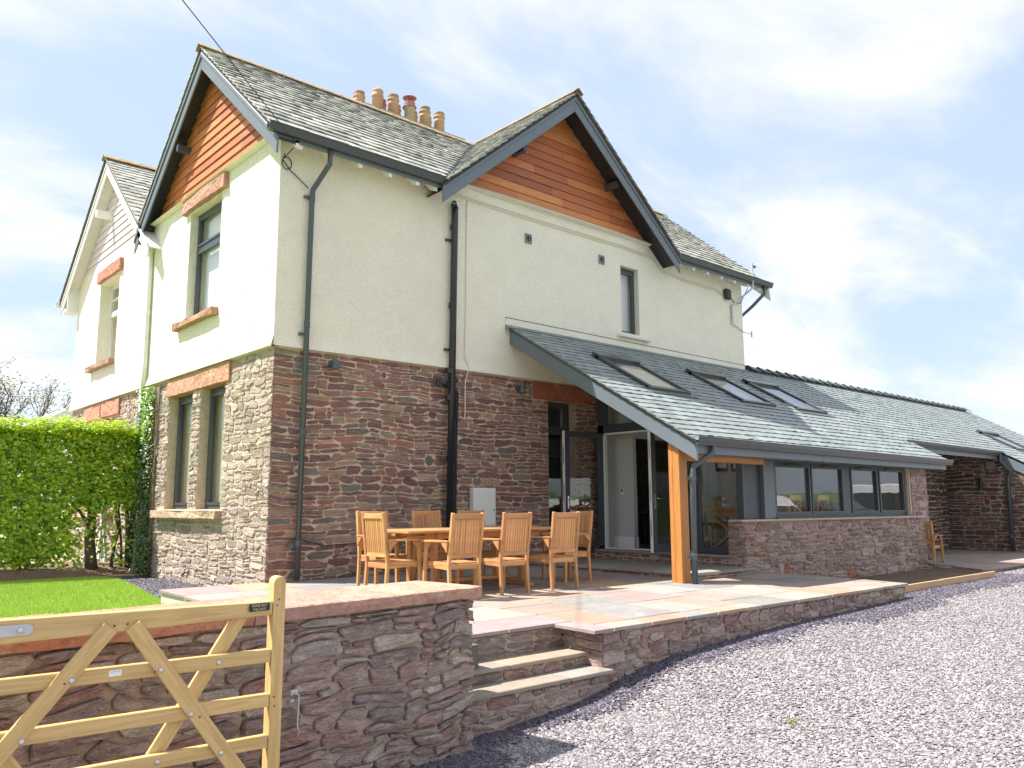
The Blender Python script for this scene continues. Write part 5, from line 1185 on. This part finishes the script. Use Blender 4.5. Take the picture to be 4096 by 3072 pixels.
MB().box(.72,1.5,ty0+.30,ty0+.34,tz-.075,tz-.033).build('runner', 'teak_x', tb_); MB().box(2.6,3.3,ty0+.30,ty0+.34,tz-.075,tz-.033).build('runner', 'teak_x', tb_)
for x in (1.18, 2.72):
    for y in (-2.48,-1.92):
        MB().beam((x,y,.03),(x,y,.66),.085,.062,(1,0,0)).build('leg', 'teak_z', tb_, bevel=.004)
    mb = MB(); mb.prism([(x-.035,-2.72,-.035),(x-.035,-1.66,-.03),(x-.035,-1.68,.02),(x-.035,-1.85,.055),(x-.035,-2.55,.055),(x-.035,-2.70,.02)], (.07,0,0)); mb.build('foot', 'teak_y', tb_, bevel=.004)
    mb = MB(); mb.box(x-.035,x+.035,-2.6,-1.8,tz-.13,tz-.034); mb.build('bearer', 'teak_y', tb_, bevel=.003)
MB().box(1.2,2.7,-2.235,-2.165,.055,.10).build('stretcher', 'teak_x', tb_, bevel=.004)

# ------------------------------------------------------------------ THINGS INSIDE, seen through the glass
dt = thing('dining_table', (9,-2.45,.236), 'oak dining table with crossed legs laid for a meal behind the glass', 'table')
MB().box(7.95,10.9,-3.0,-1.95,.985,1.035).build('tabletop', 'dineoak_x', dt, bevel=.005); MB().box(8.06,10.8,-2.9,-2.05,.87,.984).build('apron', 'dineoak_x', dt, bevel=.003)
for x in (8.10,10.7):
    for (a, b) in ((-2.92,-2.03),(-2.03,-2.92)):
        m_ = MB(); m_.beam((x+(.03 if a < b else -.03),a,.24),(x+(.03 if a < b else -.03),b,.87),.055,.085,(1,0,0)); m_.build('crossed_leg', 'dineoak_z', dt, bevel=.004)
def dchair(x, y, a, lb):
    t = thing('dining_chair', (0,0,0), lb, 'chair', 'oak dining chairs indoors', local=True)
    for s in (-1, 1):
        MB().beam((s*.2,-.2,0),(s*.2,-.2,.45),.04,.04,(0,1,0)).build('leg', 'dineoak_z', t); MB().beam((s*.2,.2,0),(s*.2,.2,.45),.04,.04,(0,1,0)).build('leg', 'dineoak_z', t)
        MB().beam((s*.2,-.2,.45),(s*.2,-.28,1.04),.04,.035,(0,1,0)).build('back_post', 'dineoak_z', t)
        MB().beam((-s*.18,-.215,.55),(s*.18,-.262,.93),.02,.04,(0,1,0)).build('cross_bar', 'dineoak_z', t)
    MB().box(-.22,.22,-.2,.23,.45,.50).build('seat', 'black_leather', t, bevel=.01); MB().beam((-.18,-.27,.98),(.18,-.27,.98),.03,.10,(0,.1,1)).build('top_rail', 'dineoak_x', t); MB().box(-.18,.18,.19,.21,.38,.45).build('front_rail', 'dineoak_x', t); MB().box(-.19,-.17,-.18,.18,.18,.22).build('stretcher', 'dineoak_y', t); MB().box(.17,.19,-.18,.18,.18,.22).build('stretcher', 'dineoak_y', t)
    t.location = (x,y,.236); t.rotation_euler = (0,0,math.radians(a)); return t
dchair(8.55,-1.62,180,'left oak dining chair on the far side of the laid table, by the glazed panel'); dchair(9.35,-1.62,180,'middle oak dining chair on the far side of the laid table'); dchair(10.2,-1.62,180,'right oak dining chair on the far side of the laid table')
dchair(8.85,-3.08,0,'nearest oak dining chair tucked under the window side of the laid table'); dchair(9.9,-3.08,0,'farther oak dining chair on the window side of the laid table')
for i, (x, y) in enumerate(((8.4,-2.15),(8.4,-2.78),(9.3,-2.15),(9.3,-2.8))):
    lab = ['left white plate at the near end of the laid table','right white plate at the near end of the laid table','far white plate halfway along the laid table','white plate halfway along the window side'][i]
    t = thing('plate', (x,y,1.036), lab, 'plate', 'white plates on the dining table'); MB().lathe([(.07,.0),(.075,.004),(.13,.018),(.135,.022),(.12,.02),(.01,.01)], (x,y,1.036), 24).build('dish', 'china', t, smooth=True); MB().lathe([(.04,.02),(.06,.03),(.10,.06),(.098,.062),(.02,.03)], (x,y,1.036), 20).build('bowl', 'china', t, smooth=True)
    gx, gy = x+.12, y+.16
    t = thing('wine_glass', (gx,gy,1.036), lab.replace('white plate','wine glass beside the plate'), 'glass', 'wine glasses on the dining table')
    MB().lathe([(.034,0),(.034,.003),(.004,.006),(.004,.09),(.02,.105),(.038,.14),(.036,.18),(.031,.20),(.030,.20),(.035,.14),(.001,.11)], (gx,gy,1.036), 18).build('bowl', 'glass_clear', t, smooth=True)
t = thing('candlestick', (9.0,-2.5,1.036), 'white candlestick in the middle of the laid dining table', 'candlestick'); MB().lathe([(.05,0),(.05,.01),(.012,.02),(.012,.26),(.05,.265),(.05,.28),(.015,.285),(.015,.36)], (9.0,-2.5,1.036), 14).build('stem', 'china', t)
for i, (x, lb) in enumerate(((11.35,'left framed print on the dining room wall'),(12.0,'right framed print on the dining room wall'))):
    t = thing('framed_picture', (x,-.09,2.2), lb, 'picture', 'framed prints on the dining room wall')
    m_ = MB(); wall_panel(m_, (x-.24,x+.24), (1.88,2.52), [(x-.185,x+.185,1.95,2.45)], lambda u,v,d=0.0: (u,-.10-d,v), .03); m_.build('frame', 'picture_frame', t)
    q_ = MB().add([(x-.2,-.095,1.93),(x+.2,-.095,1.93),(x+.2,-.095,2.47),(x-.2,-.095,2.47)], [(0,1,2,3)]).build('print', 'paper', t); 
    MB().add([(x+.07*math.sin(k_*.63)*(1 if k_ != 0 else 0),-.0965,2.22+.14*math.cos(k_*.63)) for k_ in range(10)], [tuple(range(10))]).build('printed_shape', 'picture_shape', q_)
t = thing('thermostat', (7.49,-.30,1.36), 'small white thermostat on the grey wall inside the open doors', 'thermostat'); MB().box(7.475,7.498,-.36,-.26,1.29,1.43).build('case', 'plastic_white', t, bevel=.006); MB().box(7.470,7.4745,-.34,-.28,1.355,1.415).build('screen', 'vent_grey', t)
for i, (x, y) in enumerate(((8.85,.62),(9.25,.80))):
    t = thing('bar_stool', (x,y,.236), ['black high backed stool at the kitchen counter, left one','black high backed stool at the kitchen counter, right one'][i], 'stool', 'black stools inside')
    MB().box(x-.2,x+.2,y-.2,y+.2,.88,.96).build('seat', 'black_leather', t, bevel=.02); MB().box(x-.22,x-.16,y-.21,y+.21,.9,1.38).build('backrest', 'black_leather', t, bevel=.02)
    for a in (-.17,.17):
        for b in (-.17,.17): MB().box(x+a-.02,x+a+.02,y+b-.02,y+b+.02,.236,.88).build('leg', 'black_leather', t)
t = thing('pendant_lamp', (9.2,-2.3,2.3), 'copper pendant lamp hanging in the dining room', 'lamp'); MB().lathe([(.20,0),(.19,.03),(.12,.13),(.03,.2),(.01,.22)], (9.2,-2.3,2.2), 20).build('lamp_shade', 'copper_lamp', t, smooth=True); MB().tube([(9.2,-2.3,2.42),(9.2,-2.3,3.05)], .004, 5).build('flex', 'cable_black', t)

# ------------------------------------------------------------------ LEFT GARDEN
LY = [-7,.7,2.5,4.5,5.25,5.7,6.2]; LX = [-1.42,-1.24,-.95,-.66,-.78,-1.25,-2.2]
def ledge(y): return float(np.interp(y, LY, LX))
def lz(x, y): return -.19 + .012*mnoise.noise(Vector((x*.5,y*.5,2)))
def edge_sheet(name, ys, nx, xa, xb, zf, m, tone=None):
    vs = []; fs = []
    for y in ys:
        for i in range(nx+1): t = i/nx; x = xa(y)*(1-t)+xb(y)*t; vs.append((x,y,zf(x,y)))
    for j in range(len(ys)-1):
        for i in range(nx): a = j*(nx+1)+i; fs.append((a,a+1,a+nx+2,a+nx+1))
    return MB().add(vs, fs).build(name, m, smooth=True)
wy = lambda x: O0.y + (x-O0.x)*math.tan(ag) + .70       # back of the coped wall
lw_ = struct(edge_sheet('lawn', lin(-5.6,6.2,80), 40, lambda y: -14, lambda y: min(ledge(y), -1.43 if y < .1 else 9), lz, 'lawn'))
gb = edge_sheet('blades', lin(-5.0,6.15,80), 60, lambda y: -3.4-.12*(6-y), lambda y: ledge(y)-.01 if y > .1 else -1.44, lambda x,y: lz(x,y)+.002, 'lawn')
dens_attr(gb, lambda co: 1.0 if near(co) > 0 else 0.0)
gn_scatter('grass', gb, 'grass_blade', 5200, (3, .0004, .0032, .034), ((.7,.7,.6),(1.2,1.2,1.3)), .5, seed=3)
struct(edge_sheet('slate_bed', lin(.08,5.3,30), 8, ledge, lambda y: .02, lambda x,y: -.215, 'slate_bed_base'))
sb = edge_sheet('bed_chips', lin(.1,5.28,40), 8, lambda y: ledge(y)+.01, lambda y: -.01, lambda x,y: -.20+.008*mnoise.noise(Vector((x*3,y*3,0))), 'chip_dark')
dens_attr(sb, lambda co: 1.0); gn_scatter('dark_slate_chippings', sb, 'chip_dark', 1900, (6, .012, .017, .006), ((.7,.5,.7),(2.0,1.2,1.6)), .5, seed=9)
def sz(x, y): return -.17 + .15*min(1, max(0, (y-5.3)/.5)) + .02*mnoise.noise(Vector((x*2,y*2,4)))
struct(edge_sheet('hedge_soil', lin(5.3,7.6,30), 60, lambda y: -14, lambda y: .0, lambda x,y: max(sz(x,y), lz(x,y)+.006 if y > 6.25 or x > ledge(y) else -.4), 'soil'))
struct(edge_sheet('neighbour_yard', [7.6,9,12,30], 12, lambda y: -30, lambda y: .0 if y < 11.5 else 14, lambda x,y: -.02, 'yard_gravel'))
t = thing('timber_edging', (-.45,5.26,-.2), 'short timber edging board between dark slate bed and the hedge', 'edging', 'timber edging boards')
mb = MB(); mb.beam((-.84,5.37,-.21),(-.005,5.16,-.205),.03,.09); mb.build('board', 'board_edge', t, bevel=.004)

def leaves(mb_v, mb_f, cols, P, D, size, r, pal, flat=.3):
    """one folded two-triangle leaf at each point"""
    for p, d in zip(P, D):
        s = size*r.uniform(.65, 1.25); d = Vector(d).normalized(); a = Vector((r.uniform(-1,1), r.uniform(-1,1), r.uniform(-.7,.25))).normalized()
        n_ = (d + Vector((r.uniform(-.6,.6), r.uniform(-.6,.6), r.uniform(-.2,.8)))).normalized(); a = (a - n_*a.dot(n_)).normalized(); b = n_.cross(a)
        o = len(mb_v); mb_v += [tuple(p), tuple(p + a*s*.5 + b*s*.34 + n_*s*.10), tuple(p + a*s), tuple(p + a*s*.5 - b*s*.34 + n_*s*.10)]
        mb_f += [(o, o+1, o+2), (o, o+2, o+3)]; c = jit(pick(pal, r), .18, r); cols += [c, c]
def leafobj(name, V_, F_, C_, m, par, st=True):
    mb = MB(); mb.v, mb.f, mb.c = V_, F_, C_; o = mb.build(name, m, par)
    if st: stuff(o)
    return o
HG = [(4,(.30,.45,.035)),(3,(.21,.35,.03)),(2,(.40,.53,.045)),(1,(.08,.16,.018)),(.7,(.50,.58,.07))]
HTOP = [(4,(.34,.50,.03)),(2,(.48,.55,.03)),(2,(.24,.42,.025)),(1,(.55,.56,.04))]
hd = thing('hedge', (-2.2,5.95,0), 'clipped bright green beech hedge with bare stems near the house', 'hedge')
rh = random.Random(2)
def hedge_y(x): return 5.55 + .10*max(0, -x-.5)
V_, F_, C_ = [], [], []
def hfill(x, z):
    """how densely leafed the hedge face is there"""
    f = 1.0
    if x > -1.55 and z < 1.6:
        g = max(0, min(1, (x+1.55)/.5)); lim = 1.12 + .35*mnoise.noise(Vector((x*3,z*3,1)))
        f = 1 - g*(1 if z < lim else 0)*.86
        if z < .35 and x < -1.0: f = max(f, .35)
    if z < .18: f *= .55
    hole = mnoise.noise(Vector((x*2.6, z*2.6, 7)))
    if hole > .45 and z < 2.2: f *= .5
    return f
n = 0
while n < 34000:
    x = -4.6 + 4.52*(rh.random()); k = rh.random()
    if k < .60:
        z = rh.uniform(.02, 2.55); y0 = hedge_y(x); bump = .10*mnoise.noise(Vector((x*1.7,z*1.7,0)))+.06*mnoise.noise(Vector((x*5,z*5,3)))
        y = y0 + bump + abs(rh.gauss(0,.13)); d = (0,-1,.35)
        if rh.random() > hfill(x, z): continue
    elif k < .82:
        y = rh.uniform(hedge_y(x)-.05, hedge_y(x)+.75); z = 2.52 + .13*mnoise.noise(Vector((x*2.6,y*2.6,0))) + (rh.random()**3)*.26 - .05*rh.random(); d = (0,-.3,1)
    elif k < .87:
        x = -.06 + .04*rh.random(); z = rh.uniform(1.45,2.55); y = rh.uniform(hedge_y(x), hedge_y(x)+.7); d = (1,-.4,.2)
    else:
        z = rh.uniform(.05,2.5); y = hedge_y(x)+rh.uniform(.15,.7); d = (rh.uniform(-1,1),-1,.3)
        if rh.random() > hfill(x, z)*1.0: continue
    leaves(V_, F_, C_, [Vector((x,y,z))], [d], .092, rh, HTOP if z > 2.42 or rh.random() < .10 else HG); n += 1
leafobj('foliage', V_, F_, C_, 'leaf', hd)
def stem(pts, r0, r1, m='bark', par=hd, name='stem'):
    n_ = len(pts); return MB().tube(pts, [r0+(r1-r0)*i/(n_-1) for i in range(n_)], 9).build(name, m, par, smooth=True)
stem([(-.80,5.72,-.12),(-.83,5.74,.15),(-.86,5.78,.5),(-.84,5.8,.95),(-.88,5.85,1.4),(-.80,5.9,2.1)], .12, .055)
stem([(-.86,5.78,.7),(-1.05,5.8,1.0),(-1.3,5.8,1.25)], .04, .02); stem([(-.85,5.8,1.1),(-.6,5.8,1.35),(-.4,5.8,1.5)], .035, .018)
stem([(-.46,5.74,-.1),(-.43,5.74,.3),(-.36,5.76,.62),(-.42,5.78,.95),(-.44,5.8,1.3),(-.40,5.8,1.8)], .035, .022)
stem([(-.27,5.74,-.1),(-.29,5.76,.35),(-.33,5.78,.75),(-.38,5.78,1.05),(-.30,5.8,1.5)], .026, .018)
stem([(-.18,5.7,-.1),(-.19,5.72,.5),(-.23,5.74,1.0),(-.20,5.8,1.6)], .05, .03)
stem([(-2.0,5.9,-.1),(-2.0,5.95,.6),(-1.95,5.95,1.6)], .06, .04); stem([(-1.85,5.95,-.1),(-1.8,5.95,.7)], .05, .035)
for i in range(26):
    x = rh.uniform(-1.9,-.15); z = rh.uniform(.4,2.1); q = Vector((x, hedge_y(x)+rh.uniform(.1,.35), z)); stem([q, q+Vector((rh.uniform(-.2,.2),rh.uniform(-.1,.05),.16)), q+Vector((rh.uniform(-.35,.35),rh.uniform(-.15,.05),.3))], .010, .004, name='twig')
iv = thing('ivy', (-.05,5.3,1.5), 'ivy climbing the stone corner between the two houses', 'ivy')
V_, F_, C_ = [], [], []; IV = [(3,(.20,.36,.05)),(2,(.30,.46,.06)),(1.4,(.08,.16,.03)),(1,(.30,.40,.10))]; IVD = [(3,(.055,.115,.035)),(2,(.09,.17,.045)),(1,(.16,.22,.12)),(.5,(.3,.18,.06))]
for i in range(4200):
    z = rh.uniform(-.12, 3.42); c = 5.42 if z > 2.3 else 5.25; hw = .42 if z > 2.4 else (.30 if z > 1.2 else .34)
    y = rh.gauss(c, hw*.55)
    if abs(y-c) > hw*1.1 or y < 4.86+.1*mnoise.noise(Vector((z*3,0,0))): continue
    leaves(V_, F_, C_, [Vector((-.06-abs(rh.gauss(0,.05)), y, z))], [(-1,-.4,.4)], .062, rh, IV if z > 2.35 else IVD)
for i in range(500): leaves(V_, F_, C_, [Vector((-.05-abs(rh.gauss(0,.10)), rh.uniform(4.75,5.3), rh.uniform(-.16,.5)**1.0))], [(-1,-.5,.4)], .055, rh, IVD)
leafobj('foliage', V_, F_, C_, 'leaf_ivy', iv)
mb = MB()
for i in range(16):
    y = rh.uniform(4.80,5.5); p = [Vector((-.045, y, -.2))]
    for k_ in range(8): y += rh.uniform(-.06,.06); p.append(Vector((-.05, max(4.72,y), -.2+.45*(k_+1))))
    mb.tube([q for q in p if q.z < 3.45], .009, 5)
mb.build('stem', 'bark_ivy', iv, smooth=True)
# white stand behind the hedge
ws = thing('white_stand', (-.50,6.30,.04), 'white painted wooden stand with braced foot seen under the hedge', 'stand')
x, y = -.46, 6.42
MB().box(x-.05,x+.05,y-.05,y+.05,.05,1.9).build('post', 'white_paint', ws, bevel=.004)
mb = MB(); mb.box(x-.34,x+.34,y-.03,y+.03,.03,.09); mb.box(x-.03,x+.03,y-.34,y+.34,.035,.095); mb.build('foot', 'white_paint', ws)
for (a, b) in ((-.32,0),(.32,0),(0,-.32),(0,.32)): MB().beam((x+a,y+b,.09),(x+a*.15,y+b*.15,.72),.045,.045).build('brace', 'white_paint', ws)
MB().box(x-.20,x+.20,y-.2,y+.2,1.16,1.20).build('shelf', 'white_paint', ws)
# trees beyond
def tree(name, base, h, spread, seed, lab, nleaf, ls, pal, levels=5, trunk_r=.16, lean=(0,0), grp=None):
    r = random.Random(seed); t = thing(name, base, lab, 'tree', grp); mb = MB(); tips = []
    def grow(p, d, L, rad, lv):
        pts = [p]; q = p.copy(); dd = d.copy()
        for _ in range(4):
            dd = (dd + Vector((r.uniform(-.22,.22), r.uniform(-.22,.22), r.uniform(-.05,.16)))).normalized(); q = q + dd*L/4; pts.append(q.copy())
            if lv >= levels-2: tips.append((q.copy(), dd.copy()))
        mb.tube(pts, [rad*(1-.11*i) for i in range(5)], 7 if lv < 2 else 4, cap=False)
        if lv < levels:
            for k_ in range(3 if lv < 3 else r.choice((2,3))):
                a = Vector((r.uniform(-1,1), r.uniform(-1,1), r.uniform(-.15,.7)))*spread; grow(pts[r.choice((2,3,4))], (dd*.75+a*.75).normalized(), L*r.uniform(.62,.82), rad*.58, lv+1)
    grow(Vector(base), Vector((lean[0],lean[1],1)).normalized(), h*.34, trunk_r, 0); mb.build('trunk', 'bark', t, smooth=True)
    V_, F_, C_ = [], [], []; 
    for i in range(nleaf):
        q, d = r.choice(tips); leaves(V_, F_, C_, [q+Vector((r.gauss(0,.13), r.gauss(0,.13), r.gauss(0,.11)))], [(0,0,1)], ls, r, pal)
    leafobj('crown', V_, F_, C_, 'leaf', t); return t
def at(px, py, dist, z=None):
    d = (FWD + RGT*((px-2048)/FPX) + UPV*((1536-py)/FPX)); p = CAMP + d*dist
    if z is not None: p.z = z
    return p
TB = [(3,(.10,.13,.035)),(2,(.14,.15,.05)),(2,(.16,.12,.06)),(1,(.07,.08,.03))]
tree('bare_tree', tuple(at(-110,1700,28,-.6)), 8.8, .9, 12, 'thinly leaved tree against the sky at the left edge above the hedge', 8000, .095, TB, levels=6, trunk_r=.22)
tree('garden_tree', tuple(at(400,1700,33,-.6)), 7.0, .8, 5, 'leafy tree peeping out behind the left gable corner of the neighbour house', 5000, .12, [(3,(.06,.13,.03)),(2,(.09,.17,.035))], levels=5)
gh = thing('greenhouse', tuple(at(268,1720,24,1.0)), 'pale low roof just visible between the hedge and the neighbour house', 'outbuilding')
c_ = at(275,1735,24); mb = MB(); mb.prism([c_+Vector((-1.1,0,-1.6)),c_+Vector((.9,0,-1.6)),c_+Vector((.9,0,.25)),c_+Vector((-.05,0,.75)),c_+Vector((-1.1,0,.1))], (0,3,0)); mb.build('wall', 'greenhouse', gh)
for k_ in range(4): MB().beam(c_+Vector((-1.1,.4+k_*.7,.13)), c_+Vector((-.05,.4+k_*.7,.78)), .04,.04).build('glazing_bar', 'white_paint', gh)

# ------------------------------------------------------------------ vehicles parked outside the frame on the right, mirrored in the window glass
mat('car_white', (.78,.78,.78), .25, coat=1); mat('car_grey', (.06,.07,.08), .25, coat=1); mat('car_glass', (.01,.012,.014), .05); mat('tyre', (.015,.015,.015), .8); mat('lamp_red', (.45,.02,.02), .2)
def car(loc, rot, body, L, W, H, lab, van=False):
    t = thing('parked_van' if van else 'parked_car', (0,0,0), lab, 'van' if van else 'car', local=True)
    b, hh = .32, H*.56
    prof = [(-L/2,b),(-L/2-.03,hh*.8),(-L/2+.05,hh),(L*.22 if not van else L*.34,hh+.02),(L*.42,hh*.92),(L/2,hh*.72),(L/2+.02,b)]
    m_ = MB(); m_.prism([(x,-W/2,z) for x,z in prof], (0,W,0)); m_.build('body', body, t, bevel=.06)
    c_ = [(-L/2+.06,hh),(-L/2+(.12 if van else .30),H),(L*.06 if not van else L*.22,H),(L*.24 if not van else L*.36,hh)]
    v_ = [(x,-W/2+.04 if z < H-.01 else -W/2+.18,z) for x,z in c_]; v2 = [(x,-y,z) for x,y,z in v_]
    m_ = MB(); m_.add(v_+v2, [(0,1,2,3),(7,6,5,4),(1,0,4,5),(2,1,5,6),(3,2,6,7)]); m_.build('cabin', body, t, bevel=.05)
    m_ = MB(); sc = lambda p, k: (p[0]*k[0]+(1-k[0])*-.1*L, p[1]*1.012, hh+(p[2]-hh)*.86+.03)
    q = [sc(p, (.86,)) for p in v_]; q2 = [(x,-y,z) for x,y,z in q]; m_.add(q+q2, [(0,1,2,3),(7,6,5,4)]); m_.build('side_windows', 'car_glass', t)
    y_ = W/2-.16; m_ = MB(); m_.add([(c_[0][0]-.012,-y_,hh+.06),(c_[0][0]-.012,y_,hh+.06),(c_[1][0]-.02,y_-.1,H-.09),(c_[1][0]-.02,-y_+.1,H-.09)], [(0,1,2,3)]); m_.build('rear_window', 'car_glass', t)
    m_ = MB(); m_.add([(c_[3][0]+.01,-y_,hh+.06),(c_[3][0]+.01,y_,hh+.06),(c_[2][0]+.05,y_-.1,H-.08),(c_[2][0]+.05,-y_+.1,H-.08)], [(3,2,1,0)]); m_.build('windscreen', 'car_glass', t)
    for x in (-L*.31, L*.31):
        for y in (-W/2+.10, W/2-.10):
            w_ = MB().lathe([(.20,-.11),(.32,-.10),(.33,0),(.32,.10),(.20,.11)], (x,y,.33), 20, axis='y').build('wheel', 'tyre', t, smooth=False); MB().lathe([(.19,-.12),(.05,-.135),(.01,-.135)] if y < 0 else [(.01,.135),(.05,.135),(.19,.12)], (x,y,.33), 16, axis='y').build('rim', 'steel', w_)
    for s in (-1,1):
        MB().box(-L/2-.05,-L/2+.02,s*W/2-.12 if s > 0 else -W/2,s*W/2 if s > 0 else -W/2+.12,hh*.72,hh*.98).build('tail_light', 'lamp_red', t); MB().box(L/2-.08,L/2+.03,s*(W/2-.35) if s > 0 else -W/2+.06,s*(W/2-.06) if s > 0 else -W/2+.35,hh*.55,hh*.72).build('headlight', 'china', t)
    MB().box(-L/2-.04,-L/2-.02,-.26,.26,.55,.66).build('number_plate', 'sticker', t)
    t.location = loc; t.rotation_euler = (0,0,math.radians(rot)); return t
car((15.2,-9.2,drive_z(15.2,-9.2)), 95, 'car_white', 4.7, 1.9, 1.75, 'white car parked on the slate drive, seen only as a reflection in the long window')
car((19.6,-9.6,drive_z(19.6,-9.6)), 88, 'car_grey', 4.4, 1.8, 1.55, 'dark grey car parked beside the white one, seen only in the window glass')
car((23.6,-9.0,drive_z(23,-9)), 92, 'car_white', 5.2, 2.0, 2.1, 'white van parked farthest along the drive, seen only in the window glass', van=True)

d_ = FWD + RGT*((3170-2048)/FPX) + UPV*((1536-2846)/FPX); t_ = (-.56-CAMP.z)/d_.z; wp = CAMP + d_*t_
wt = thing('weed', tuple(wp), 'small yellow green weed tuft growing through the slate chippings', 'weed')
V_, F_, C_ = [], [], []; wz = drive_z(wp.x, wp.y)
for i in range(60): leaves(V_, F_, C_, [Vector((wp.x+rh.gauss(0,.035), wp.y+rh.gauss(0,.03), wz+.012+abs(rh.gauss(0,.012))))], [(0,0,1)], .022, rh, [(2,(.26,.31,.07)),(1,(.18,.24,.05))])
leafobj('leaf_tuft', V_, F_, C_, 'leaf', wt)
